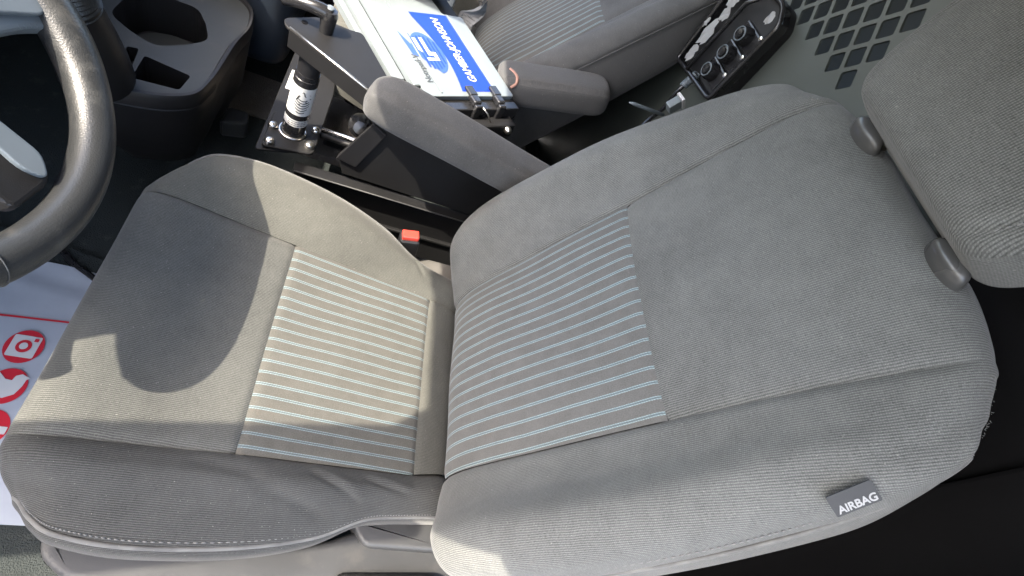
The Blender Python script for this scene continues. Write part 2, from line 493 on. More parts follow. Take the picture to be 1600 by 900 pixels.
BACK = [
 [(-.035,0,-.055),(-.035,.09,-.055),(-.035,.148,-.052),(-.02,.188,-.045),(.0,.228,-.045),(.008,.256,-.055),(.008,.260,-.10),(-.0,.20,-.14)],
 [(0,0,-.006),(0,.09,-.007),(0,.148,-.004),(.006,.192,.008),(.022,.235,.018),(.03,.268,-.004),(.03,.272,-.09),(0,.21,-.14)],
 [(.05,0,.024),(.05,.09,.021),(.05,.149,.014),(.05,.193,.028),(.056,.238,.054),(.060,.279,.022),(.05,.284,-.08),(.05,.22,-.14)],
 [(.12,0,.030),(.12,.09,.026),(.12,.150,.017),(.12,.194,.034),(.12,.240,.068),(.12,.286,.034),(.12,.288,-.08),(.12,.22,-.14)],
 [(.22,0,.022),(.22,.09,.019),(.22,.151,.011),(.22,.194,.026),(.22,.240,.061),(.22,.286,.028),(.22,.288,-.08),(.22,.22,-.14)],
 [(.37,0,.010),(.37,.09,.008),(.37,.154,.003),(.37,.192,.012),(.37,.235,.038),(.37,.277,.012),(.37,.279,-.085),(.37,.21,-.14)],
 [(.48,0,.002),(.48,.09,.001),(.48,.158,-.003),(.48,.190,.003),(.48,.226,.016),(.48,.262,-.006),(.48,.264,-.09),(.48,.2,-.14)],
 [(.56,0,-.004),(.56,.09,-.005),(.56,.161,-.010),(.558,.194,-.007),(.556,.220,-.007),(.553,.247,-.022),(.540,.240,-.090),(.54,.18,-.13)],
 [(.61,0,-.014),(.61,.09,-.015),(.608,.163,-.020),(.604,.188,-.021),(.600,.208,-.026),(.595,.231,-.036),(.574,.220,-.09),(.57,.17,-.13)],
 [(.638,0,-.034),(.638,.09,-.034),(.632,.162,-.037),(.627,.180,-.041),(.619,.197,-.046),(.607,.213,-.054),(.588,.200,-.095),(.58,.16,-.13)],
 [(.650,0,-.066),(.650,.09,-.066),(.640,.158,-.066),(.634,.173,-.067),(.625,.187,-.070),(.613,.200,-.076),(.594,.188,-.10),(.59,.15,-.13)],
 [(.644,0,-.115),(.644,.09,-.115),(.632,.152,-.114),(.626,.166,-.113),(.617,.177,-.113),(.603,.186,-.112),(.590,.180,-.115),(.585,.14,-.13)],
]
BN = Net([[(w, -v, n) for (w, v, n) in row[:0:-1]] + list(row) for row in BACK])   # columns 0..14, seams at 5 and 9

def back_pt0(w, v, n): return Vector(back_world(np.array((w, v, n))))
def row_at(net, val):                                   # row parameter whose centre reaches val
    lo, hi = 0.0, net.R - 3.0
    for _ in range(60):
        mid = (lo + hi) / 2
        if net.ev(np.array([mid]), np.array([(net.C - 1) / 2]))[0, 0] < val: lo = mid
        else: hi = mid
    return lo

def seam_tube(name, net, a0, a1, b0, b1, n, rad, to_world, m, parent, lift=0.0, sides=6):
    t = np.linspace(0, 1, n); P = net.ev(a0 + (a1 - a0) * t, b0 + (b1 - b0) * t); P[:, 2] += lift
    return tube(name, to_world(P), rad, m, parent, sides)

def stitch(name, net, a0, a1, b0, b1, n, to_world, m, parent, lift=.0006, rad=.0007, ln=.55):
    V, F = [], []
    for k in range(n):
        t = np.array([k / n, (k + ln) / n]); P = net.ev(a0 + (a1 - a0) * t, b0 + (b1 - b0) * t); P[:, 2] += lift
        Wp = to_world(P); v, f = tube_vf([Wp[0], (Wp[0] + Wp[1]) / 2, Wp[1]], [rad * .6, rad, rad * .6], 5)
        o = len(V); V += v; F += [tuple(i + o for i in q) for q in f]
    ob = mesh(name, V, F, m, parent, True); ob['kind'] = 'stuff'; return ob

# ================================================================== SETTING: ground, van shell
def struct(o): o['kind'] = 'structure'; return o
struct(box('ground', (0, 0, -.86), (60, 60, .02), M['asphalt'], bev=0))
struct(box('floor', (-.30, .42, -.33), (1.70, 1.42, .06), M['carpet'], bev=0))
struct(box('door_sill', (-.35, -.335, -.315), (1.6, .09, .10), M['blue_black'], bev=.02, seg=3))
struct(prism('ceiling', [(.44, -.57), (.44, 1.23), (-.70, 1.23), (-.70, .44), (-.50, .43), (-.50, .115), (-.70, .105), (-.685, -.36), (-.70, -.368), (-.727, -.390), (-.762, -.415), (-.79, -.445), (-.80, -.50), (-.80, -.522), (-.52, -.522), (-.50, -.57)], .955, 1.005, M['headliner']))  # unseen roof; front edge notched and extended to steer sun and shade

# passenger side door wall with its window opening
bm = bmesh.new()
bm_box(bm, (-.30, 1.19, .06), (1.7, .06, .74), None, .01)
bm_box(bm, (.36, 1.17, .68), (.12, .05, .54), None, .01)
struct(from_bm('passenger_side_wall', bm, M['dash']))
# front bulkhead below the windscreen
bm = bmesh.new()
bm_box(bm, (-1.12, .42, -.02), (.06, 1.5, .62), None, .01)
struct(from_bm('front_bulkhead', bm, M['void']))
# the driver door standing open, unseen, added to cut sky light on the bolster
dr = thing('driver_door', "driver's door of the van standing wide open", 'door', (-1.05, -.62, -.35))
DRM = frame((-1.05, -.62, 0), (.30, -.95, 0), (.95, .30, 0))
bm = bmesh.new(); bm_box(bm, (.55, 0, .03), (1.05, .08, .78), DRM, .02, 3)
from_bm('door_panel', bm, M['dash'], dr)
bm = bmesh.new(); bm_box(bm, (1.04, 0, .68), (.06, .05, .52), DRM, .01, 2); bm_box(bm, (.60, 0, .92), (.86, .05, .05), DRM, .01, 2)
from_bm('window_frame', bm, M['dash'], dr)
# raked windscreen pillar on the driver side, and its partner across the cab
for y_, yw in ((-.402, .150), (1.17, .115)):
    pd = Vector((-1.6, 0, -1)).normalized()
    pm_ = frame((-.70 - .36 * 1.6, y_ - yw / 2, .95 - .36), pd, (0, 1, 0))
    struct(box('windscreen_pillar', (0, 0, -.03), (1.36, yw, .07), M['dash'], None, pm_, .015, 3))
# lower B pillar on the driver side
bm = bmesh.new()
bm_prism(bm, [(.20, -.30), (.40, -.30), (.40, .30), (.34, .55), (.40, .96), (.30, .96), (.25, .45), (.22, .10)], -.40, -.36, Matrix(((1, 0, 0, 0), (0, 0, 1, 0), (0, 1, 0, 0), (0, 0, 0, 1))), .006)
bm_box(bm, (.385, -.19, .33), (.02, .42, 1.26), None, .004)
bm_box(bm, (.372, -.315, .33), (.012, .19, 1.2), None, .004)
struct(from_bm('door_pillar', bm, M['void']))

# ------------------------------------------------------------------ partition with its diamond holes
part = thing('cargo_partition', 'grey-green metal cargo partition with a field of diamond holes', 'partition', (.38, .3, .0))
def partition_panel():
    X = .38; d1 = .0432; hz_ = .0234                     # hole pitch across, row height
    # lattice of diamonds: cell square in rotated coords, cut the hole from every cell
    bm = bmesh.new(); cells = set()
    y0, z0 = .312, .5655
    for r in range(0, 34):
        for k in range(0, 16):
            yc = y0 + k * d1 + (d1 / 2 if r % 2 else 0); zc = z0 + r * hz_
            if zc < .93 and yc < .95: cells.add((yc, zc))
    h1, h2 = d1 / 2, hz_; s = .80
    for (yc, zc) in cells:
        outer = [(yc + h1, zc), (yc, zc + h2), (yc - h1, zc), (yc, zc - h2)]
        inner = roundpoly([(yc + h1 * s, zc), (yc, zc + h2 * s), (yc - h1 * s, zc), (yc, zc - h2 * s)], .0035, 2)
        vo = [bm.verts.new((X, *p)) for p in outer]
        vi = [bm.verts.new((X, *p)) for p in inner]; vb = [bm.verts.new((X + .004, *p)) for p in inner]
        n = len(inner); per = n // 4
        # corner groups: inner[0:per] is corner 0 ...
        for c in range(4):
            g0 = [vi[(c * per + i) % n] for i in range(per)]; nx = vi[((c + 1) * per) % n]
            for i in range(per - 1): bm.faces.new((vo[c], g0[i + 1], g0[i]))
            bm.faces.new((vo[c], vo[(c + 1) % 4], nx, g0[-1]))
        for i in range(n): bm.faces.new((vi[i], vi[(i + 1) % n], vb[(i + 1) % n], vb[i]))
    # border triangles left along the straight right edge and the bottom edge
    ys = sorted({round(c[0], 5) for c in cells}); zs = sorted({round(c[1], 5) for c in cells})
    zt = zs[-1]; yl = ys[-1]
    for r, z in enumerate(zs):
        yr = y0 + (d1 / 2 if r % 2 else 0) - h1
        if r % 2 == 0 and r + 2 < len(zs) + 1:
            # triangle between row r, r+1, r+2 at the right boundary
            a = bm.verts.new((X, y0 - h1, z)); b = bm.verts.new((X, y0, z + h2)); c = bm.verts.new((X, y0 - h1, z + 2 * h2))
            bm.faces.new((a, b, c))
    k = 0
    while y0 + k * d1 < yl:
        a = bm.verts.new((X, y0 + k * d1, z0 - h2)); b = bm.verts.new((X, y0 + k * d1 + h1, z0)); c = bm.verts.new((X, y0 + (k + 1) * d1, z0 - h2))
        bm.faces.new((a, b, c)); k += 1
    a = bm.verts.new((X, y0 - h1, z0 - h2)); b = bm.verts.new((X, y0, z0 - h2)); c = bm.verts.new((X, y0 - h1, z0)); bm.faces.new((a, b, c))
    def quad(ya, yb, za, zb):
        bm.faces.new([bm.verts.new((X, y, z)) for y, z in ((ya, za), (yb, za), (yb, zb), (ya, zb))])
    quad(.03, y0 - h1, -.30, .96)                       # plain sheet beside the field
    quad(y0 - h1, 1.16, -.30, z0 - h2)                   # and below it
    quad(yl + h1 * 0, 1.16, z0 - h2, .96)
    bmesh.ops.remove_doubles(bm, verts=bm.verts, dist=1e-5)
    o = from_bm('partition_panel', bm, M['partition'], part, smooth=False)
    return o
partition_panel()
# pressed swage and the slot low on the sheet
box('slot', (.3785, .215, .590), (.003, .050, .006), M['void'], part, bev=.001)
lathe('screw', [(.0001, .004), (.004, .003), (.005, 0)], frame((.3795, .300, .532), (0, 1, 0), (0, 0, 1)), M['black'], part, 12)
struct(box('cargo_floor', (1.2, .40, -.33), (1.6, 1.5, .06), M['void'], bev=0))
struct(box('cargo_wall', (2.0, .40, .02), (.04, 1.6, .66), M['cargo'], bev=0))
struct(box('cargo_roof', (1.22, .40, .985), (1.56, 1.6, .05), M['dash'], bev=0))
bm = bmesh.new(); bm_box(bm, (1.22, -.42, .3), (1.6, .04, 1.3)); bm_box(bm, (1.22, 1.2, .3), (1.6, .04, 1.3))
struct(from_bm('cargo_side', bm, M['cargo']))

# ================================================================== DRIVER SEAT
seat = thing('driver_seat', "grey fabric driver's seat with a pale blue striped centre", 'car seat', (0, 0, -.30))
CR = [((.195, -.164), (.117, -.196), .0035, .0045), ((.121, -.166), (.049, -.178), .003, .004), ((.26, -.19), (.15, -.215), .0025, .006),
      ((.33, -.17), (.20, -.19), .002, .008)]
PCR = [((.10, .205), (.07, .18), .002, .003)]
aF = row_at(CN, .281); aR = row_at(CN, .0455)
sheet('seat_cushion', CN, aF, 11, 5, 9, 150, 90, cush_world, M['fabric_cushion'], seat, [('a0', .003, .004), ('b0', .0065, .005), ('b1', .006, .005)], (), .0008)
sheet('cushion_insert', CN, aR, aF, 5, 9, 80, 90, cush_world, M['stripe_cushion'], seat, [('a0', .003, .004), ('a1', .003, .004), ('b0', .004, .005), ('b1', .004, .006)], (), .0008, vmode='v')
sheet('cushion_rear_strip', CN, 0, aR, 5, 9, 30, 90, cush_world, M['fabric_velour'], seat, [('a1', .003, .004)], (), .0006)
sheet('cushion_bolster', CN, 0, 11, 9, 14, 200, 80, cush_world, M['fabric_velour'], seat, [('b0', .0045, .006)], PCR, .0010)
b_ = sheet('cushion_bolster', CN, 0, 11, 0, 5, 200, 80, cush_world, M['fabric_shaded'], seat, [('b1', .0065, .005)], CR, .0012)
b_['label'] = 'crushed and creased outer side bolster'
seam_tube('piping', CN, .3, 9.6, 12.05, 12.05, 90, .0022, cush_world, M['piping'], seat, .0)
seam_tube('piping', CN, .3, 9.6, 1.95, 1.95, 90, .0026, cush_world, M['piping'], seat, .0)
stitch('stitching', CN, 1.2, 10.5, 2.16, 2.16, 120, cush_world, M['thread'], seat)

aS = row_at(BN, .372)
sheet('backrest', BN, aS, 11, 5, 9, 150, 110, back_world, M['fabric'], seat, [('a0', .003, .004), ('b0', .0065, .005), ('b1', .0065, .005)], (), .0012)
sheet('backrest_insert', BN, 0, aS, 5, 9, 120, 100, back_world, M['stripe_back'], seat, [('a1', .003, .004), ('b0', .004, .006), ('b1', .004, .006)], (), .0010, vmode='v')
sheet('backrest_bolster', BN, 0, 11, 9, 14, 220, 90, back_world, M['fabric'], seat, [('b0', .0065, .005)], (), .0014)
sheet('backrest_bolster', BN, 0, 11, 0, 5, 220, 90, back_world, M['fabric'], seat, [('b1', .0065, .005)], (), .0014)
# back shell
Vb = []
bm = bmesh.new(); bm_box(bm, (.28, 0, -.143), (.62, .40, .02), None, .01)
for v in bm.verts: v.co = Vector(back_world(np.array(v.co)))
from_bm('backrest_shell', bm, M['black'], seat)
seam_tube('piping', BN, .6, 8.2, 2.05 - .35, 2.05 - .35, 120, .0022, back_world, M['piping'], seat, 0)
stitch('stitching', BN, 1.0, 8.2, 1.86, 1.86, 130, back_world, M['thread'], seat, .0)
for off in (.10, .30):
    stitch('stitching', BN, 9.3 + off, 8.1 + off, 11.6, 9.15, 14, back_world, M['thread'], seat, .0004, .0011)

# fuzz and loose threads on the rubbed top outer corner
V, F = [], []
for k in range(170):
    b_q = rng.uniform(2.3, 4.4); a_q = rng.uniform(7.0, 9.3)
    p = BN.ev(np.array([a_q]), np.array([b_q]))[0]
    d = Vector((rng.normal(.5, .5), rng.normal(-.7, .5), rng.normal(.15, .5))).normalized() * rng.uniform(.0010, .0026)
    q0 = back_pt0(*p); q1 = back_pt0(p[0] + d.x * .6, p[1] + d.y * .6, p[2] + d.z * .4); q2 = back_pt0(p[0] + d.x, p[1] + d.y + .001, p[2] + d.z)
    v, f = tube_vf([q0, q1, q2], [.0002, .00016, .00008], 3); o = len(V); V += v; F += [tuple(i + o for i in t) for t in f]
fz = mesh('loose_fibres', V, F, M['thread'], seat, True); fz['kind'] = 'stuff'
# AIRBAG tag sewn into the outer seam
TG = [(.500, -.242), (.530, -.236), (.532, -.250), (.502, -.2585)]
def back_pt(w, v, n): return Vector(back_world(np.array((w, v, n))))
tb0 = BN.ev(np.array([6.2]), np.array([2.2]))
o_ = back_pt(.517, -.2535, .0045); tx = (back_pt(.532, -.249, -.001) - back_pt(.503, -.257, .005)); ty = (back_pt(.515, -.244, .010) - back_pt(.517, -.262, -.006))
TM = frame(o_, tx, ty)
bm = bmesh.new(); bm_prism(bm, roundpoly([(-.0185, -.0095), (.0165, -.0095), (.0165, .008), (-.0185, .008)], .0015, 2), -.0005, .0012, TM, 0)
tme = text_bm("AIRBAG", .0086, TM @ Matrix.Translation((-.0005, -.005, .0014)), extrude=.0002, bold=.0002, shear=.1)
nf = len(bm.faces); bm.from_mesh(tme); bm.faces.ensure_lookup_table()
for f in bm.faces[nf:]: f.material_index = 1
from_bm('airbag_tag', bm, [M['tag_cloth'], M['tag_thread']], seat, fix=False)

# headrest guides, posts
for (w, v) in ((.6415, .091), (.643, -.077)):
    mt = frame(back_pt(w, v, -.030), back_pt(.6, v + .1, 0) - back_pt(.6, v, 0), back_pt(.6, v, .1) - back_pt(.6, v, 0))
    prof = [(.0001, .014), (.006, .0135), (.0095, .011), (.0115, .006), (.012, 0), (.012, -.02)]
    V, F = lathe_vf(prof, Matrix.Identity(4), 28)
    V = [mt @ Matrix.Rotation(math.radians(-50), 4, 'X') @ Vector((p.x * 2.1, p.y, p.z)) for p in V]
    g_ = mesh('headrest_guide', V, F, M['guide'], seat, True, fix=True); sharp(g_, 60)
    p0 = back_pt(w, v * .93, -.05); p1 = back_pt(w + .10, v * .93, -.03)
    tube('headrest_post', [p0, (p0 + p1) / 2, p1], .006, M['steel'], seat, 12)

# headrest
def headrest(parent, tw):
    st = [(.651, .100, .036), (.655, .114, .047), (.668, .126, .053), (.70, .136, .055), (.75, .146, .055), (.82, .151, .056), (.88, .148, .053), (.92, .138, .044), (.938, .120, .030), (.944, .08, .012)]
    def loop(h, t, nn=72):
        th = np.linspace(0, 2 * np.pi, nn, endpoint=False); e = .42
        c, s = np.cos(th), np.sin(th)
        return np.sign(c) * np.abs(c) ** e * h, np.sign(s) * np.abs(s) ** (e + .2) * t
    ws = np.array([s[0] for s in st]); par = np.linspace(0, len(st) - 1, 90)
    A = np.stack([cr(np.array(st), 10)[np.minimum((par * 10).astype(int), 90)][:, i] for i in range(3)], 1)
    V, UV, F = [], [], []
    nn = 72
    for i, (w, h, t) in enumerate(A):
        h -= .007; x, y = loop(h, t); x = x + .006
        bow = .010 * np.sin(np.pi * (w - .65) / .29)
        for k in range(nn):
            n_ = y[k] - .012 + (bow if y[k] > 0 else 0)
            # side seam: groove where the end panel is sewn on
            vv = x[k]; d = abs(abs(vv - .006) - (h - .020)); gr = .004 * math.exp(-(d / .004) ** 2) if y[k] > 0 else 0
            V.append((w, vv, n_ - gr)); UV.append((w, vv if abs(y[k]) > t * .5 else vv + y[k]))
    for i in range(len(A) - 1):
        for k in range(nn):
            l = (k + 1) % nn; F.append((i * nn + k, i * nn + l, (i + 1) * nn + l, (i + 1) * nn + k))
    F.append(tuple(range(nn))[::-1]); F.append(tuple((len(A) - 1) * nn + k for k in range(nn)))
    W = tw(np.array(V))
    return mesh('headrest', W, F, M['fabric'], parent, True, UV, fix=True)
hr = headrest(seat, back_world)
Vs, Fs = [], []
for sgn in (-1,):
  for k in range(44):
    w0 = .668 + k * .0058
    for q in (0, .0045):
        h = np.interp(w0, [.656, .668, .70, .75, .82, .88, .92], [.108, .124, .136, .146, .151, .148, .138]) - .020 + q * 1.6 - .004
        nf_ = np.interp(w0, [.656, .668, .70, .75, .82, .88, .92], [.030, .042, .051, .055, .056, .053, .044]) - .0105 + .010 * math.sin(math.pi * (w0 - .65) / .29) - .0035
        a_, b2 = back_pt(w0, sgn * h + .013, nf_), back_pt(w0 + .0034, sgn * h + .013, nf_)
        v, f = tube_vf([a_, b2], .0008, 5); o = len(Vs); Vs += v; Fs += [tuple(i + o for i in p) for p in f]
s_ = mesh('headrest_stitching', Vs, Fs, M['thread'], hr, True); s_['kind'] = 'stuff'

# armrest on the inner side
def armrest(parent, spine, half_w, half_h, m_top, name='armrest'):
    """spine: list of (point, width scale, height scale)"""
    nn = 40; V, UV, F = [], [], []
    pts = cr([list(s[0]) + [s[1], s[2]] for s in spine], 10)
    d = Vector(pts[-1][:3]) - Vector(pts[0][:3]); fwd = d.normalized()
    side = Vector((0, 0, 1)).cross(fwd).normalized(); up = fwd.cross(side)
    L = 0
    for i, p in enumerate(pts):
        if i: L += np.linalg.norm(pts[i][:3] - pts[i - 1][:3])
        for k in range(nn):
            t = 2 * math.pi * k / nn; c, s = math.cos(t), math.sin(t)
            x = math.copysign(abs(c) ** .55, c) * half_w * p[3]; y = math.copysign(abs(s) ** .6, s) * half_h * p[4]
            if s > 0:
                dd = abs(abs(x) - half_w * p[3] * .80); y -= .0034 * math.exp(-(dd / .0022) ** 2)
            V.append(Vector(p[:3]) + side * x + up * y); UV.append((L, x + abs(y)))
    for i in range(len(pts) - 1):
        for k in range(nn):
            l = (k + 1) % nn; F.append((i * nn + k, i * nn + l, (i + 1) * nn + l, (i + 1) * nn + k))
    F.append(tuple(range(nn))[::-1]); F.append(tuple((len(pts) - 1) * nn + k for k in range(nn)))
    return mesh(name, V, F, m_top, parent, True, UV, fix=True)
AY = .325
armrest(seat, [((-.232, AY, .242), .25, .35), ((-.226, AY, .242), .62, .72), ((-.208, AY, .242), .86, .95), ((-.17, AY, .236), 1, 1), ((-.08, AY, .219), 1, 1), ((.02, AY, .198), 1, 1), ((.11, AY, .180), 1, 1)], .036, .034, M['fabric_arm'])
# plastic hinge boss of the armrest is hidden behind the bolster

# side shield with the lever recess, outer side
shield = [(-.445, -.235), (-.44, -.262), (-.41, -.285), (-.30, -.296), (-.12, -.300), (.03, -.292), (.06, -.262), (.05, -.20), (-.04, -.20), (-.10, -.215), (-.15, -.235), (-.25, -.245), (-.35, -.243)]
bm = bmesh.new(); bm_prism(bm, roundpoly(shield, .02, 4), -.24, -.062, None, .010, 4)
for v in bm.verts:
    v.co.z += -.10 * v.co.x * (1 if v.co.z > -.15 else .6) - .010
    if v.co.z < -.12: v.co.y -= .01
sh = from_bm('side_shield', bm, M['trim'], seat, smooth=True); sharp(sh, 50)
# raised inner ledge by the backrest hinge
bm = bmesh.new(); bm_prism(bm, roundpoly([(-.115, -.200), (.02, -.200), (.03, -.238), (-.09, -.236)], .012, 3), -.085, -.050, None, .006, 3)
lg = from_bm('hinge_cover', bm, M['trim'], seat, smooth=True); sharp(lg, 50)
bm = bmesh.new(); bm_prism(bm, roundpoly([(-.120, -.268), (.018, -.268), (.040, -.282), (.028, -.318), (-.122, -.318)], .012, 4), -.090, -.052, None, .006, 3)
lv = from_bm('recline_lever', bm, M['dash'], seat, smooth=True); sharp(lv, 50)
bm = bmesh.new(); bm_prism(bm, roundpoly([(-.100, -.276), (.012, -.276), (.018, -.312), (-.102, -.312)], .008, 3), -.053, -.0508, None, 0)
from_bm('lever_recess', bm, M['void'], seat)
# seat base under the cushion and belt buckle
box('seat_base', (-.20, 0, -.18), (.46, .36, .22), M['void'], seat, bev=.02)
bp = Vector(cush_world(np.array((.103, .252, .012))))
BM_ = frame(bp, (1, .12, .10), (0, 1, 0))
bm = bmesh.new(); bm_box(bm, (0, 0, -.045), (.036, .026, .10), BM_, .006, 3)
bk = from_bm('belt_buckle', bm, M['black'], seat)
bm = bmesh.new(); bm_box(bm, (0, 0, .0085), (.030, .018, .011), BM_, .003, 3)
from_bm('release_button', bm, M['buckle_red'], bk)
# inner trim beside the cushion, sunlight put into its paler plastic
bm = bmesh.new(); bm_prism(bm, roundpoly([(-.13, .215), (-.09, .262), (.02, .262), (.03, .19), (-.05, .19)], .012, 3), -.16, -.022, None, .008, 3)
it = from_bm('inner_shield', bm, M['trim_sunlit'], seat, smooth=True); sharp(it, 50)

# ================================================================== PASSENGER SEAT
PB = .55; PO = (.0, .89, 0)
pw = back_world_at(*PO, PB)
def pcush(P):
    Q = cush_world(P); Q[..., 1] += PO[1]; Q[..., 0] += PO[0] + .15; return Q
pseat = thing('passenger_seat', 'grey passenger seat with striped backrest behind the laptop dock', 'car seat', (PO[0], PO[1], -.30))
sheet('seat_cushion', CN, 0, 11, 5, 9, 60, 30, pcush, M['fabric_velour'], pseat, [('b0', .004, .006), ('b1', .004, .006)])
sheet('cushion_bolster', CN, 0, 11, 9, 14, 60, 30, pcush, M['fabric_velour'], pseat, [('b0', .004, .006)])
sheet('cushion_bolster', CN, 0, 11, 0, 5, 60, 30, pcush, M['fabric_velour'], pseat, [('b1', .004, .006)])
sheet('backrest', BN, aS, 11, 5, 9, 70, 60, pw, M['fabric_arm'], pseat, [('a0', .003, .004), ('b0', .004, .006), ('b1', .004, .006)])
sheet('backrest_insert', BN, 0, aS, 5, 9, 70, 60, pw, M['stripe_passenger'], pseat, [('a1', .003, .004), ('b0', .004, .006), ('b1', .004, .006)], vmode='v')
sheet('backrest_bolster', BN, 0, 11, 9, 14, 90, 40, pw, M['fabric_arm'], pseat, [('b0', .004, .006)])
sheet('backrest_bolster', BN, 0, 11, 1.9, 5, 90, 50, pw, M['fabric_arm'], pseat, [('b1', .004, .006), ('b0', .003, .003)])
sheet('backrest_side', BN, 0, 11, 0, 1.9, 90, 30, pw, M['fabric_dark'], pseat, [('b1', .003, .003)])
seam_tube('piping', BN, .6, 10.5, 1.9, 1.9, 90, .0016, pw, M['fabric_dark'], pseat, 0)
box('seat_base', (-.06, .89, -.18), (.42, .36, .22), M['void'], pseat, bev=.02)
armrest(pseat, [((.224, .575, .252), .3, .35), ((.217, .575, .251), .72, .72), ((.197, .575, .247), .95, .95), ((.14, .575, .231), 1, 1), ((.08, .575, .213), 1, 1), ((.035, .575, .200), 1, 1), ((.012, .575, .193), .95, .97), ((.002, .575, .190), .7, .8)], .041, .034, M['fabric_dark'])
tube('bare_patch', cr([(.012, .570, .2275), (.020, .560, .2295), (.026, .549, .2290), (.027, .538, .2230), (.020, .5345, .213)], 6), .0032, M['bare_foam'], pseat, 8)
# belt buckle stalk and crumpled webbing beyond the dock
bm = bmesh.new(); bm_prism(bm, roundpoly([(-.10, 0), (.05, 0), (.06, .16), (-.06, .17)], .02, 3), -.02, .02, frame((-.13, .90, .10), (1, .1, .2), (0, .6, .7)), .008, 3)
tag(from_bm('storage_bag', bm, M['silver_plastic'], None), 'smooth blue-grey case beyond the laptop dock on passenger cushion', 'case')
wp = cr([(-.06, .72, .08), (-.05, .70, .14), (-.075, .73, .19), (-.05, .76, .23), (-.06, .80, .30)], 8)
V, F = [], []
for i, p in enumerate(wp):
    tw_ = math.radians(20 + 70 * math.sin(i * .3)); d = Vector((math.cos(tw_), math.sin(tw_), .2)) * .022
    V += [Vector(p) - d, Vector(p) + d, Vector(p) + d + Vector((0, .002, .001)), Vector(p) - d + Vector((0, .002, .001))]
for i in range(len(wp) - 1):
    for k in range(4): F.append((i * 4 + k, i * 4 + (k + 1) % 4, i * 4 + 4 + (k + 1) % 4, i * 4 + 4 + k))
belt = mesh('seat_belt', V, F, M['belt'], None, True, fix=True)
tag(belt, 'loose grey seat belt hanging by the passenger backrest', 'seat belt')
box('belt_tongue', (-.058, .775, .25), (.03, .012, .045), M['steel'], belt, bev=.003)

# ================================================================== STEERING WHEEL
WC = Vector((-.594, .003, .386)); TAU = .79
wx = Vector((0, 1, 0)); wd = Vector((math.sin(TAU), 0, -math.cos(TAU))); wnrm = Vector((math.cos(TAU), 0, math.sin(TAU)))
WM = Matrix.Identity(4)
for i in range(3): WM[i][0], WM[i][1], WM[i][2], WM[i][3] = wx[i], wd[i], wnrm[i], WC[i]   # local: x towards passenger, y down, z to driver
wheel = thing('steering_wheel', 'worn leather steering wheel with silver spoke trims', 'steering wheel', WC)
ths = np.linspace(0, 2 * np.pi, 181)[:-1]
rad = [.0185 + .002 * math.exp(-((((math.degrees(t) - 35 + 180) % 360) - 180) / 14) ** 2) for t in ths]
rim = tube('rim', [WM @ Vector((.186 * math.cos(t), .186 * math.sin(t), 0)) for t in ths], rad, M['leather'], wheel, 22, True)
for deg in (38, -3, -60, 120, 183, 230):
    t = math.radians(deg); c = WM @ Vector((.186 * math.cos(t), .186 * math.sin(t), 0))
    rd = WM.to_3x3() @ Vector((math.cos(t), math.sin(t), 0))
    tube('rim_seam', [c + (rd * math.cos(q) + wnrm * math.sin(q)) * .0187 for q in np.linspace(0, 2 * np.pi, 33)[:-1]], .0008, M['leather'], wheel, 6, True)
# hub pad and spokes
hub = roundpoly([(-.075, -.055), (.075, -.055), (.09, .0), (.06, .075), (-.06, .075), (-.09, .0)], .03, 5)
prism('hub', hub, -.06, .012, M['dash'], wheel, WM, .012, 3)
def spoke(poly, z0, z1, m, name, bev=.005):
    o = prism(name, roundpoly(poly, .008, 3), z0, z1, m, wheel, WM, bev, 3); return o
spoke([(.06, .01), (.165, .055), (.180, .090), (.150, .100), (.125, .085), (.06, .06)], -.016, .004, M['silver_plastic'], 'spoke')
spoke([(.08, .02), (.155, .062), (.162, .078), (.145, .086), (.08, .045)], .004, .010, M['silver_plastic'], 'spoke_trim', .002)
spoke([(-.06, .01), (-.165, .055), (-.180, .090), (-.150, .100), (-.125, .085), (-.06, .06)], -.016, .004, M['silver_plastic'], 'spoke')
spoke([(-.03, .06), (.02, .06), (.022, .150), (.002, .164), (-.04, .155)], -.016, .002, M['dash'], 'spoke')
spoke([(.006, .085), (.024, .085), (.018, .145), (.000, .160), (-.006, .140)], .002, .008, M['silver_plastic'], 'spoke_trim', .002)
# indicator stalk and column shroud
SK = [WM @ Vector((-.04, .05, -.09)), WM @ Vector((-.11, .03, -.085)), WM @ Vector((-.165, .01, -.075)), WM @ Vector((-.185, .005, -.072))]
tube('indicator_stalk', cr(SK, 6), [.008 + .011 * (i / 18) ** 2 for i in range(19)], M['dash'], wheel, 12)
prism('column_shroud', roundpoly([(-.06, -.06), (.06, -.06), (.07, .06), (-.07, .06)], .03, 4), -.42, -.06, M['dash'], wheel, WM, .01, 2)

# ================================================================== DASH, CONSOLE TRAY
dash = thing('dashboard', 'dark dashboard behind the steering wheel', 'dashboard', (-.95, .42, .1))
bm = bmesh.new()
bm_prism(bm, [(-1.09, -.05), (-.86, -.05), (-.80, .12), (-.745, .33), (-.745, .385), (-.80, .43), (-.90, .46), (-1.09, .44)], -.28, 1.14, Matrix(((1, 0, 0, 0), (0, 0, 1, 0), (0, 1, 0, 0), (0, 0, 0, 1))), .02, 3)  # nose drawn out to keep sun off the console
from_bm('dash_body', bm, M['dash'], dash)
bm = bmesh.new(); bm_box(bm, (-.84, .052, .525), (.17, .535, .27), None, .04, 4)  # unseen hood added, shaped to fill the shadow on the cushion
from_bm('shadow_hood', bm, M['dash'], dash, True)
# dark glove box bulge on the passenger side
bm = bmesh.new(); bm_box(bm, (-.62, 1.00, -.03), (.40, .36, .30), None, .06, 5)
tag(from_bm('glove_box', bm, M['blue_black'], None, True), 'dark blue-black glove box bulge beyond the console tray', 'glove box')

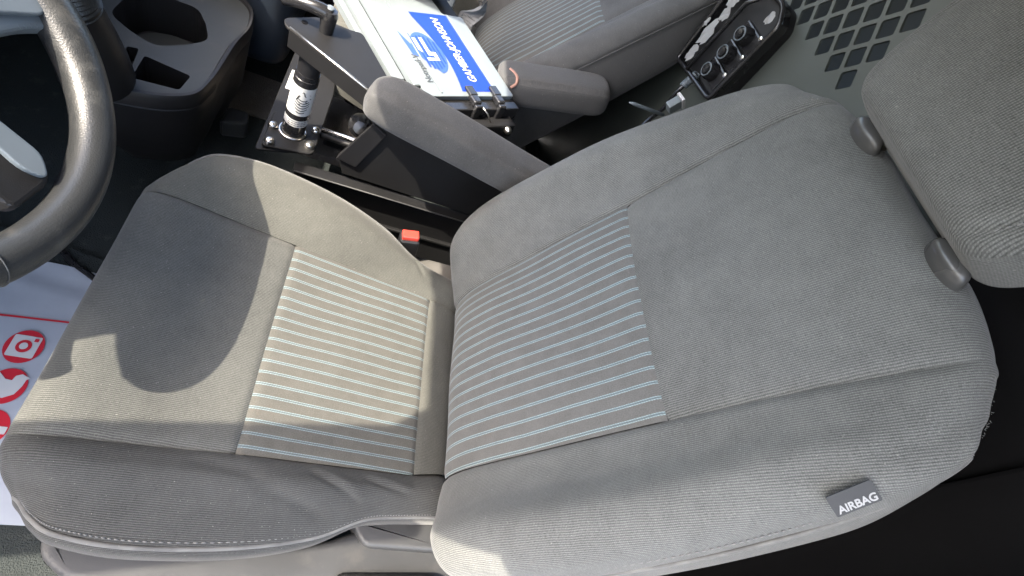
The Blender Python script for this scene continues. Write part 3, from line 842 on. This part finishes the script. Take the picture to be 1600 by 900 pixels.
con = thing('console_tray', 'grey-topped centre console tray with cup holders by steering wheel', 'console', (-.56, .58, -.16))
C0 = [(-.66, .415), (-.60, .42), (-.545, .435), (-.502, .465), (-.490, .53), (-.484, .66), (-.474, .72), (-.488, .79), (-.56, .83), (-.70, .83), (-.74, .60)]
outer = roundpoly(C0, .03, 5)
def inset(poly, d):
    c = np.mean(np.array(poly), 0); return [tuple(c + (np.array(p) - c) * (1 - d / np.linalg.norm(np.array(p) - c))) for p in poly]
# body: side wall lofted from the rim to a narrower foot
def loft(name, rings, m, parent, cap_top=False, cap_bottom=False, smooth=True):
    n = len(rings[0]); V = [p for r in rings for p in r]; F = []
    for i in range(len(rings) - 1):
        for k in range(n):
            l = (k + 1) % n; F.append((i * n + k, i * n + l, (i + 1) * n + l, (i + 1) * n + k))
    if cap_top: F.append(tuple((len(rings) - 1) * n + k for k in range(n)))
    if cap_bottom: F.append(tuple(range(n))[::-1])
    o = mesh(name, V, F, m, parent, smooth, fix=True); sharp(o, 45); return o
def ring(poly, z): return [(p[0], p[1], z) for p in poly]
loft('console_body', [ring(inset(outer, .06), -.22), ring(inset(outer, .02), -.15), ring(inset(outer, .006), -.06), ring(inset(outer, .002), -.034), ring(inset(outer, .004), -.032), ring(outer, -.029), ring(outer, -.006), ring(inset(outer, .003), 0), ring(inset(outer, .010), 0), ring(inset(outer, .013), -.004)], M['dash'], con)
# top plate with real openings
top_in = inset(outer, .0125)
def circle(c, r, n=40, sx=1): return [(c[0] + r * sx * math.cos(2 * math.pi * k / n), c[1] + r * math.sin(2 * math.pi * k / n)) for k in range(n)]
def scallop(c, r, b, n, ph, N=72): return [(c[0] + (r + b * abs(math.cos(n * t / 2 + ph)) ** 4) * math.cos(t), c[1] + (r + b * abs(math.cos(n * t / 2 + ph)) ** 4) * math.sin(t)) for t in np.linspace(0, 2 * math.pi, N + 1)[:-1]]
cup = scallop((-.612, .642), .071, .007, 5, .4)
cup2 = scallop((-.66, .782), .042, .005, 5, .9)
slot1 = roundpoly([(-.604, .527), (-.602, .462), (-.532, .470), (-.527, .515)], .006, 3)
slot2 = roundpoly([(-.634, .535), (-.622, .462), (-.607, .466), (-.617, .540)], .005, 3)
def inside(p, poly):
    c = False
    for i in range(len(poly)):
        (x1, y1), (x2, y2) = poly[i], poly[i - 1]
        if (y1 > p[1]) != (y2 > p[1]) and p[0] < (x2 - x1) * (p[1] - y1) / (y2 - y1) + x1: c = not c
    return c
def plate(name, outline, holes, z, depths, m, parent, m_in):
    from mathutils.geometry import delaunay_2d_cdt
    pts, edges = [], []
    for poly in [outline] + holes:
        o = len(pts); n = len(poly); pts += [Vector(p) for p in poly]; edges += [(o + i, o + (i + 1) % n) for i in range(n)]
    vs, _, fs, _, _, _ = delaunay_2d_cdt(pts, edges, [], 0, 1e-6)
    bm = bmesh.new(); bv = [bm.verts.new((v.x, v.y, z)) for v in vs]
    for f in fs:
        c = sum((vs[i] for i in f), Vector((0, 0))) / len(f)
        if inside(c, outline) and not any(inside(c, h) for h in holes):
            q = bm.faces.new([bv[i] for i in f]); q.normal_update()
            if q.normal.z < 0: q.normal_flip()
    for poly, d in zip(holes, depths):
        hi = [bm.verts.new((p[0], p[1], z)) for p in poly]; lo = [bm.verts.new((p[0], p[1], z - d)) for p in poly]; n = len(hi)
        for i in range(n):
            f = bm.faces.new((hi[i], hi[(i + 1) % n], lo[(i + 1) % n], lo[i])); f.material_index = 1
        f = bm.faces.new(lo); f.material_index = 1
    return from_bm(name, bm, [m, m_in], parent, fix=False)
plate('console_top', top_in, [cup, cup2, slot1, slot2], -.004, [.085, .10, .07, .03], M['tray_top'], con, M['dash'])
lathe('cup_mat', [(.069, 0), (.067, .002), (.0001, .002)], Matrix.Translation((-.612, .642, -.087)), M['tray_top'], con, 32)
for (p, q) in (((-.596, .500, -.062), (-.572, .490, -.058)), ((-.566, .487, -.057), (-.540, .492, -.055))):
    tube('divider_edge', [p, q], .0022, M['steel'], con, 8)
# small latch on the console side and the grey heel bracket on the carpet
bm = bmesh.new(); bm_prism(bm, roundpoly([(-.03, -.025), (.03, -.025), (.035, .02), (-.01, .03)], .012, 3), 0, .05, frame((-.50, .70, -.29), (1, .3, 0), (-.3, 1, 0)), .008, 2)
tag(from_bm('floor_bracket', bm, M['trim'], None), 'small grey plastic bracket on the carpet beside the console tray', 'bracket')

# gear lever with ribbed gaiter rising from the console
gl = thing('gear_lever', 'ribbed gear lever partly hidden behind the steering wheel rim', 'gear lever', (-.64, .40, .10))
GM = frame((-.63, .405, .075), (1, .2, 0), (0, 1, .3))
lathe('gaiter', [(.052, -.06), (.050, -.02), (.044, .03), (.036, .09), (.033, .12)], GM, M['dash'], gl, 24)
ringp = []
for k in range(9):
    z = .10 + k * .009; ringp += [(.033, z), (.036, z + .003), (.033, z + .0065)]
lathe('ribbed_grip', ringp + [(.028, .19), (.0001, .196)], GM, M['leather'], gl, 24)

# ================================================================== FLOOR: mat, paper
bm = bmesh.new()
bm_prism(bm, roundpoly([(-1.02, -.20), (-.52, -.20), (-.40, .0), (-.40, .26), (-.60, .262), (-.72, .29), (-1.02, .29)], .04, 5), -.2995, -.290, None, .003, 2)
mat_o = tag(from_bm('rubber_mat', bm, M['carpet'], None), 'black floor mat lying under the white paper mat', 'floor mat')
tube('mat_rim', [(-.44, .20, -.287), (-.55, .205, -.286), (-.60, .215, -.286), (-.645, .240, -.286), (-.70, .285, -.286)], .006, M['black_gloss'], mat_o, 10)
pz = -.2865
bm = bmesh.new()
NX, NY = 40, 40
gv = {}
for i in range(NX + 1):
    for j in range(NY + 1):
        x = -1.0 + .52 * i / NX; y = -.200 + (.428 + .004 * math.sin(i * .3)) * j / NY
        z = pz + .0012 * math.sin(23 * x + 3 * y) * math.sin(17 * y) + (.0025 * math.sin(120 * y + 20 * x) * max(0, (y - .13) / .1) if y > .13 else 0)
        gv[i, j] = bm.verts.new((x, y, z))
for i in range(NX):
    for j in range(NY): bm.faces.new((gv[i, j], gv[i + 1, j], gv[i + 1, j + 1], gv[i, j + 1]))
paper = tag(from_bm('paper_mat', bm, M['paper'], None, True), 'white paper floor mat printed with red social media icons', 'paper mat')
pm = pz + .0018
def fill_bm(poly, z):
    from mathutils.geometry import delaunay_2d_cdt
    n = len(poly)
    vs, _, fs, _, _, _ = delaunay_2d_cdt([Vector(p) for p in poly], [(i, (i + 1) % n) for i in range(n)], [], 0, 1e-7)
    bm = bmesh.new(); bv = [bm.verts.new((v.x, v.y, z)) for v in vs]
    for f in fs:
        c = sum((vs[i] for i in f), Vector((0, 0))) / len(f)
        if inside(c, poly):
            q = bm.faces.new([bv[i] for i in f]); q.normal_update()
            if q.normal.z < 0: q.normal_flip()
    return bm
def flat(name, poly, m, z=pm, mat=None):
    me = bpy.data.meshes.new(name); bm = fill_bm(poly, z)
    if mat is not None:
        for v in bm.verts: v.co = mat @ v.co
    bm.to_mesh(me); bm.free(); return link(name, me, m, paper, smooth=False)
for ya, yb in ((.118, .124), (-.116, -.117)):
    flat('red_line', [(-1.0, ya - .027 if ya > 0 else ya - .002), (-.49, yb + .006), (-.49, yb + .0095), (-1.0, ya - .0235 if ya > 0 else ya + .0015)], M['red'])
def icon(c, r, name):
    flat(name + '_disc', circle(c, r, 36, .86), M['red'])
ICR = .030
c1, c2, c3 = (-.646, .067), (-.640, -.002), (-.634, -.070)
icon(c1, ICR, 'camera_icon'); icon(c2, ICR, 'bird_icon'); icon(c3, ICR, 'play_icon')
# camera glyph: white frame, red ring, dot
def sq(c, w, h, r=.003): return roundpoly([(c[0] - w, c[1] - h), (c[0] + w, c[1] - h), (c[0] + w, c[1] + h), (c[0] - w, c[1] + h)], r, 3)
z1, z2, z3 = pm + .0008, pm + .0016, pm + .0024
flat('camera_glyph', sq(c1, .0185, .0195), M['white'], z1)
flat('camera_ring', circle(c1, .0115, 24, .9), M['red'], z2)
flat('camera_lens', circle(c1, .0062, 20, .9), M['white'], z3)
flat('camera_flash', sq((c1[0] + .0125, c1[1] + .013), .003, .003, .001), M['red'], z2)
bird = [(-.024, -.010), (-.012, -.019), (.004, -.020), (.017, -.012), (.022, .002), (.023, .013), (.027, .017), (.021, .019), (.014, .022), (.006, .018), (.004, .010), (-.006, .011), (-.018, .021), (-.019, .011), (-.017, .006), (-.021, .006), (-.016, -.001), (-.019, -.002), (-.012, -.008)]
flat('bird_glyph', [(c2[0] + x * .9, c2[1] + y) for x, y in bird], M['white'], z1)
flat('bar_glyph', sq((c3[0], c3[1] - .001), .024, .0058, .001), M['white'], z1)

# lighter strips of carpet seam between seats and dusty rear patch
struct(box('carpet_strip', (-.36, .86, -.297), (.50, .16, .006), M['carpet_light'], bev=.002))
struct(box('passenger_carpet', (-.28, .62, -.110), (.22, .20, .02), M['carpet_light'], bev=.004))

# ================================================================== LAPTOP MOUNT
mount = thing('laptop_mount', 'black steel laptop mount post with bolted foot and lever handle', 'laptop mount', (-.338, .452, 0))
prism('rail_plate', roundpoly([(-.388, .385), (-.292, .420), (-.288, .60), (-.300, .74), (-.384, .74)], .008, 3), -.008, -.002, M['black_metal'], mount, None, .0015, 1)
prism('foot_plate', roundpoly([(-.380, .392), (-.292, .408), (-.290, .500), (-.378, .492)], .010, 4), -.001, .006, M['black_metal'], mount, None, .0015, 1)
px_, py_ = -.338, .450
PT = frame((px_, py_, 0), (1, 0, -.07), (0, 1, 0))
lathe('post', [(.0205, .004), (.0205, .138), (.0195, .139), (.0195, .148)], PT, M['black_gloss'], mount, 32)
lathe('post_collar', [(.0185, .148), (.0185, .190), (.023, .192), (.023, .209)], PT, M['black'], mount, 32)
tube('weld_bead', [(px_ + .0225 * math.cos(t), py_ + .0225 * math.sin(t), .0075) for t in np.linspace(0, 2 * math.pi, 33)[:-1]], .0028, M['steel'], mount, 8, True)
for (bx, by) in ((-.368, .404), (-.372, .446), (-.303, .424), (-.300, .468)):
    lathe('bolt', [(.0085, .006), (.0088, .010), (.0075, .0135), (.004, .0155), (.0001, .016)], Matrix.Translation((bx, by, 0)), M['steel'], mount, 16)
# label wrapped round the post, with a black emblem
def wrap(name, z0, z1, a0, a1, r, m, parent, zf=None):
    V, F = [], []; n = 24
    for i in range(n + 1):
        a = a0 + (a1 - a0) * i / n
        for z in (z0, z1): V.append(PT @ Vector((r * math.cos(a), r * math.sin(a), z)))
    for i in range(n): F.append((2 * i, 2 * i + 2, 2 * i + 3, 2 * i + 1))
    return mesh(name, V, F, m, parent, True, fix=False)
wrap('post_label', .064, .126, math.radians(-165), math.radians(15), .0207, M['label_paper'], mount)
wrap('post_ring_label', .036, .052, math.radians(-165), math.radians(15), .0207, M['label_paper'], mount)
V, F = [], []
def wrapped_quad(poly, r=.0210):
    o = len(V)
    for (s, z) in poly:
        a = math.radians(-78) + s / r; V.append(PT @ Vector((r * math.cos(a), r * math.sin(a), z)))
    F.append(tuple(range(o, o + len(poly))))
for k in range(6):                                       # fan of strokes like a globe's lines
    z = .070 + k * .0056; hw = .013 * math.sin(.6 + k * .38)
    prev = None
    for i in range(8):
        s0, s1 = -hw + 2 * hw * i / 8, -hw + 2 * hw * (i + 1) / 8
        f = lambda s: z + .007 * (s / .013) ** 2
        wrapped_quad([(s0, f(s0)), (s1, f(s1)), (s1, f(s1) + .0022), (s0, f(s0) + .0022)])
for (s0, z0, s1, z1) in ((-.010, .106, -.002, .119), (-.002, .119, .001, .110), (.001, .110, .010, .114), (-.012, .099, -.008, .110), (.004, .097, .012, .106), (-.006, .091, .006, .103)):
    wrapped_quad([(s0, z0), (s0 + .0025, z0 - .0012), (s1 + .0025, z1 - .0012), (s1, z1)])
for k in range(3):
    for i in range(6):
        s0 = -.016 + i * .0055; wrapped_quad([(s0, .039 + k * .0045), (s0 + .0046, .039 + k * .0045), (s0 + .0046, .0405 + k * .0045), (s0, .0405 + k * .0045)])
mesh('emblem_print', V, F, M['black_print'], mount, False)['kind'] = 'stuff'
# pale sticker behind the post on the rail plate
box('rail_sticker', (-.362, .60, -.0012), (.030, .062, .001), M['label_paper'], mount, bev=0)
# arm plate on top of the post with a bent flange, lever handle
AMt = frame((-.334, .450, .210), (.80, -.46, 0), (.46, .80, 0))
def beside_dock(poly, lim):
    D = (frame((.025, .508, .215), (-.515, .857, 0), (-.857, -.515, 0)) @ Matrix.Scale(1.115, 4)).inverted() @ AMt
    f = lambda p: (D @ Vector((p[0], p[1], 0))).y - lim
    out = []
    for k in range(len(poly)):
        a, b = poly[k - 1], poly[k]; fa, fb = f(a), f(b)
        if fa * fb < 0: t = fa / (fa - fb); out.append((a[0] + (b[0] - a[0]) * t, a[1] + (b[1] - a[1]) * t))
        if fb >= 0: out.append(b)
    return out
ap = beside_dock([(-.045, -.008), (-.030, -.020), (.16, -.020), (.22, .0), (.22, .20), (.10, .16), (.02, .075), (-.025, .05)], .2185)
prism('arm_plate', roundpoly(ap, .012, 4), 0, .005, M['black_metal'], mount, AMt, .0012, 1)
fl = max(p[0] for p in beside_dock([(-.02, -.0245), (.165, -.0245), (.165, -.0205), (-.02, -.0205)], .2185)) - .002
prism('arm_flange', [(-.020, -.0245), (fl, -.0245), (fl, -.0205), (-.020, -.0205)], -.024, .0085, M['black_metal'], mount, AMt, .001, 1)
tube('flange_edge', [AMt @ Vector((-.020, -.0225, .0088)), AMt @ Vector((.05, -.0225, .0088)), AMt @ Vector((fl, -.0225, .0088))], .0024, M['steel'], mount, 8)
lathe('plate_hole', [(.0001, .0008), (.0048, .0008), (.005, 0)], AMt @ Matrix.Translation((-.024, .015, .005)), M['void'], mount, 14)
hb = Vector((-.314, .474, .215))
lathe('handle_stem', [(.011, 0), (.012, .015), (.014, .030), (.012, .038), (.0001, .040)], Matrix.Translation(hb), M['black_gloss'], mount, 20)
hp = cr([hb + Vector((.002, 0, .030)), hb + Vector((-.02, -.002, .034)), hb + Vector((-.045, .000, .030)), hb + Vector((-.068, .006, .020))], 6)
tube('handle_lever', hp, [.0125 - .0045 * i / 18 for i in range(len(hp))], M['black_gloss'], mount, 14)
lathe('handle_screw', [(.0065, .038), (.0065, .042), (.004, .044), (.0001, .044)], Matrix.Translation(hb), M['silver_plastic'], mount, 14)
tube('copper_loop', cr([(-.222, .410, .150), (-.215, .43, .185), (-.195, .45, .195), (-.17, .455, .18)], 6), .0045, M['copper'], mount, 8)

# ------------------------------------------------------------------ laptop dock
DO = Vector((.025, .508, .215)); e1 = Vector((.515, -.857, 0)).normalized(); e2 = Vector((.857, .515, 0)).normalized()
# local frame: X = reading direction (-e1), Y = up of the lettering (-e2), Z up
DM = frame(DO, -e1, -e2) @ Matrix.Scale(1.115, 4)
dock = thing('laptop_dock', 'white enamel laptop dock with blue lettered band between the seats', 'laptop dock', DO)
prism('dock_tray', roundpoly([(-.004, -.002), (.32, -.002), (.32, .170), (-.004, .170)], .004, 2), -.034, -.0085, M['black_metal'], dock, DM, .001, 1)
prism('dock_lid', roundpoly([(0, 0), (.200, 0), (.203, .040), (.236, .043), (.30, .043), (.30, .172), (0, .172)], .004, 2), -.008, 0, M['white_plastic'], dock, DM, .0012, 2)
prism('dock_rail', [(.02, .1735), (.30, .1735), (.30, .184), (.02, .184)], -.010, .003, M['white_plastic'], dock, DM, .001, 1)
prism('dock_step', [(.045, .1855), (.30, .1855), (.30, .205), (.045, .205)], -.020, -.008, M['white_plastic'], dock, DM, .0015, 2)
prism('dock_flange', [(.045, .2065), (.25, .2065), (.25, .216), (.045, .216)], -.030, -.016, M['white_plastic'], dock, DM, .001, 1)
prism('dock_ridge', [(.006, .140), (.30, .140), (.30, .1425), (.006, .1425)], .0003, .0018, M['white_plastic'], dock, DM, .0004, 1)
prism('dock_ridge', [(.006, .0315), (.200, .0315), (.200, .034), (.006, .034)], .0003, .0016, M['white_plastic'], dock, DM, .0004, 1)
def dflat(name, poly, m, z=.0006):
    bm = fill_bm(poly, z)
    for v in bm.verts: v.co = DM @ v.co
    return from_bm(name, bm, m, dock, fix=False)
bandL = [(.010 + .188 * t, .101 - .016 * math.sin(math.pi * min(1, t * 1.05)) * (1 - .3 * t) + .010 * t) for t in np.linspace(0, 1, 16)]
dflat('blue_band', [(.010, .036), (.198, .036)] + bandL[::-1], M['blue'], .0006)
text('band_lettering', "GAMBER-JOHNSON", .0205, DM @ Matrix.Translation((.108, .066, .0012)), M['white'], dock, extrude=.0002, shear=.18, sx=.86, bold=.0003)
text('model_lettering', "Notepad-V", .0155, DM @ Matrix.Translation((.060, .156 - .006, .0010)), M['grey_print'], dock, extrude=.0002, sx=.90)
# emblem: quarter disc cut by pale lines
LC = (.100, .112)
emb = [(.150, .156), (.105, .156), (.098, .146), (.062, .142)]
def emblem_outline():
    pts = [(.148, .156)]
    for t in np.linspace(0, 1, 22):
        a = math.radians(70 - 245 * t)
        pts.append((.098 + .048 * math.cos(a), .119 + .027 * math.sin(a)))
    pts += [(.086, .140), (.090, .152)]
    return pts
dflat('emblem', emblem_outline(), M['blue_pale'], .0007)
for k in range(7):
    y = .0985 + k * .0066
    hw = .046 * math.sqrt(max(.05, 1 - ((y - .119) / .027) ** 2)) if y < .138 else .022
    xc = .098 if y < .138 else .122
    dflat('emblem_line', [(xc - hw * .86, y), (xc + hw * .86, y), (xc + hw * .86, y + .0030), (xc - hw * .86, y + .0030)], M['blue'], .0010)
dflat('emblem_letter', [(.078, .108), (.098, .108), (.098, .118), (.132, .118), (.132, .124), (.090, .124), (.090, .114), (.084, .114), (.084, .130), (.078, .130)], M['white'], .0014)
dflat('emblem_letter', [(.096, .131), (.130, .131), (.130, .137), (.102, .137)], M['white'], .0014)
# front edge with clips and knobs
box('dock_front', (-.0145, .11, -.019), (.018, .222, .026), M['black_gloss'], dock, DM, .002)
box('dock_front_lower', (-.030, .075, -.036), (.030, .13, .028), M['black'], dock, DM, .003)
for y in (.040, .088):
    bm = bmesh.new()
    bm_box(bm, (.006, y, .0045), (.022, .015, .006), DM, .0025, 3); bm_box(bm, (-.010, y, .001), (.022, .015, .011), DM, .004, 3); bm_box(bm, (-.024, y, -.016), (.008, .014, .038), DM, .003, 3)
    from_bm('clip', bm, M['black_gloss'], dock)
for (x, y, z) in ((-.044, .026, -.030), (-.050, .082, -.040)):
    lathe('knob_screw', [(.0065, 0), (.0065, .006), (.004, .009), (.0001, .0095)], DM @ Matrix.Translation((x, y, z)) @ Matrix.Rotation(-math.pi / 2, 4, 'Y'), M['steel'], dock, 14)
tube('clip_wire', [DM @ Vector(p) for p in ((-.020, .076, -.004), (-.030, .068, -.010), (-.036, .060, -.022))], .0014, M['steel'], dock, 6)
# dark screen support rising beyond the lid
bm = bmesh.new(); bm_box(bm, (.262, .10, .016), (.050, .19, .026), DM, .004, 2)
from_bm('screen_support', bm, M['silver_plastic'], dock)

# ------------------------------------------------------------------ steel bracket between the seats
brk = thing('seat_bracket', 'black folded steel bracket running beside the driver seat under armrest', 'bracket', (-.15, .36, -.2))
box('bracket_wall', (-.10, .405, -.16), (.44, .006, .27), M['black_metal'], brk, bev=.002)
box('bracket_lip', (-.10, .392, -.024), (.44, .020, .005), M['black_metal'], brk, bev=.0015)
tube('bracket_edge', [(-.318, .380, -.022), (-.1, .380, -.022), (.11, .380, -.022)], .0014, M['trim'], brk, 8)
box('bracket_ridge', (-.10, .398, -.13), (.40, .010, .008), M['black_metal'], brk, bev=.003)
BQ = [(-.250, .03), (-.205, .135), (.10, .08), (.12, -.02), (-.235, -.012)]
prism('bracket_plate', [(p[0], p[1]) for p in BQ], -.405, -.400, M['black_metal'], brk, Matrix(((1, 0, 0, 0), (0, 0, -1, 0), (0, 1, 0, 0), (0, 0, 0, 1))), .0012, 1)
prism('bracket_bevel', [(-.252, .028), (-.207, .133), (-.180, .118), (-.215, .020)], -.3985, -.394, M['black'], brk, Matrix(((1, 0, 0, 0), (0, 0, -1, 0), (0, 1, 0, 0), (0, 0, 0, 1))), .001, 1)
for dy in (0, .016):
    tube('guide_rail', [(-.292, .470 + dy, .0), (-.20, .470 + dy, .0), (.05, .470 + dy, .0)], .0055, M['steel'] if dy else M['black_metal'], brk, 10)
lathe('pivot_knob', [(.020, 0), (.022, .01), (.022, .03), (.012, .05), (.0001, .052)], frame((-.225, .475, .055), (1, 0, 0), (0, .5, .8)), M['black_gloss'], brk, 20)
lathe('pivot_knob', [(.014, 0), (.016, .01), (.016, .03), (.008, .042), (.0001, .044)], frame((-.198, .455, .062), (1, 0, 0), (0, .5, .8)), M['black_gloss'], brk, 20)
box('belt_catch', (-.262, .56, -.085), (.05, .03, .02), M['black'], brk, bev=.006)

# ================================================================== RADIO TRAY on the partition
tray = thing('radio_tray', 'black tray of three round knobs and torn white paper on partition', 'equipment tray', (.345, .46, .48))
TY = frame((.330, .535, .460), (.06, 0, 1), (-.15, 1, 0))     # local X up, Y across the cab, Z towards the seats
tri = roundpoly([(-.072, -.070), (.080, -.066), (.100, -.040), (.095, .030), (.045, .088), (-.090, .072)], .010, 4)
bm = bmesh.new()
bm_prism(bm, tri, -.045, -.020, TY, .003, 2)
from_bm('tray_body', bm, M['black'], tray)
zz = TY.to_3x3() @ Vector((0, 0, 1))
def rimtube(poly, z, r, name, m): return tube(name, [TY @ Vector((p[0], p[1], z)) for p in poly], r, m, tray, 8, True)
rimtube(tri, .0, .0045, 'tray_rim', M['black_gloss'])
bm = bmesh.new()
n_ = len(tri); lo = [bm.verts.new(TY @ Vector((p[0], p[1], -.021))) for p in tri]; hi = [bm.verts.new(TY @ Vector((p[0], p[1], 0))) for p in tri]
for i in range(n_): bm.faces.new((lo[i], lo[(i + 1) % n_], hi[(i + 1) % n_], hi[i]))
from_bm('tray_wall', bm, M['black_gloss'], tray)
for k in range(3):
    c = (-.047 + k * .038, -.020)
    box('socket_panel', (c[0], c[1] - .002, -.014), (.035, .060, .010), M['black_gloss'], tray, TY, .003)
    lathe('knob', [(.0165, -.010), (.016, .002), (.0125, .008), (.008, .009), (.0075, .013), (.0001, .014)], TY @ Matrix.Translation((c[0], c[1], 0)), M['black_gloss'], tray, 24)
    tube('knob_ring', [TY @ Vector((c[0] + .0115 * math.cos(t), c[1] + .0115 * math.sin(t), .0095)) for t in np.linspace(0, 2 * math.pi, 25)[:-1]], .0012, M['silver_plastic'], tray, 6, True)
    lathe('tray_screw', [(.004, -.006), (.004, -.003), (.0001, -.002)], TY @ Matrix.Translation((c[0] + .019, -.056, .004)), M['steel'], tray, 10)
tube('tray_bar', [TY @ Vector((-.082, .026, .004)), TY @ Vector((.02, .026, .004)), TY @ Vector((.060, .026, .004)), TY @ Vector((.078, .010, .004))], .004, M['black_gloss'], tray, 8)
for k, (x, y, sx_, sy_) in enumerate(((-.060, .048, .017, .012), (-.018, .052, .026, .013), (.022, .050, .012, .011), (.046, .058, .016, .012), (-.010, .074, .010, .004), (.076, -.040, .010, .008))):
    pts = [(x + sx_ * (.75 + .5 * rng.random()) * math.cos(t), y + sy_ * (.7 + .55 * rng.random()) * math.sin(t)) for t in np.linspace(0, 2 * math.pi, 17)[:-1]]
    bm = bmesh.new(); c = bm.verts.new(TY @ Vector((x, y, .0045)))
    vs = [bm.verts.new(TY @ Vector((p[0], p[1], .002 + .003 * rng.random()))) for p in pts]
    for i in range(16): bm.faces.new((c, vs[i], vs[(i + 1) % 16]))
    r_ = bmesh.ops.solidify(bm, geom=list(bm.faces), thickness=.0012)
    from_bm('paper_scrap', bm, M['white'], tray)
# coiled lead and connector
lead = cr([TY @ Vector((-.075, .01, -.01)), TY @ Vector((-.10, .008, -.004)), Vector((.315, .53, .335)), Vector((.29, .49, .325)), Vector((.25, .44, .32)), Vector((.22, .40, .30))], 12)
cb = tube('cable', lead, .0042, M['black_gloss'], None, 8)
tag(cb, 'black lead with coiled end running down from the knob tray', 'cable')
coil = [Vector(lead[0]).lerp(Vector(lead[14]), t) + .0065 * Vector((math.cos(60 * t), math.sin(60 * t), 0)) for t in np.linspace(0, 1, 90)]
tube('coil', coil, .002, M['silver_plastic'], cb, 6)
cpos = Vector((.19, .385, .36))
def at_px(): pass
cn = box('cable_connector', (0, 0, 0), (.022, .014, .020), M['white_plastic'], None, frame((.243, .40, .383), (.6, .3, .7), (-.4, .9, .0)), .002)
tag(cn, 'small white plug connector resting behind the backrest', 'connector')
box('connector_cap', (.014, 0, 0), (.005, .018, .026), M['white'], cn, frame((.243, .40, .383), (.6, .3, .7), (-.4, .9, .0)), .001)
wand = tube('marker_pen', [(.172, .402, .354), (.182, .402, .355), (.24, .400, .360)], [.001, .0032, .0030], M['silver_plastic'], None, 8)
tag(wand, 'thin silver pen lying in the dark gap between the seats', 'pen')
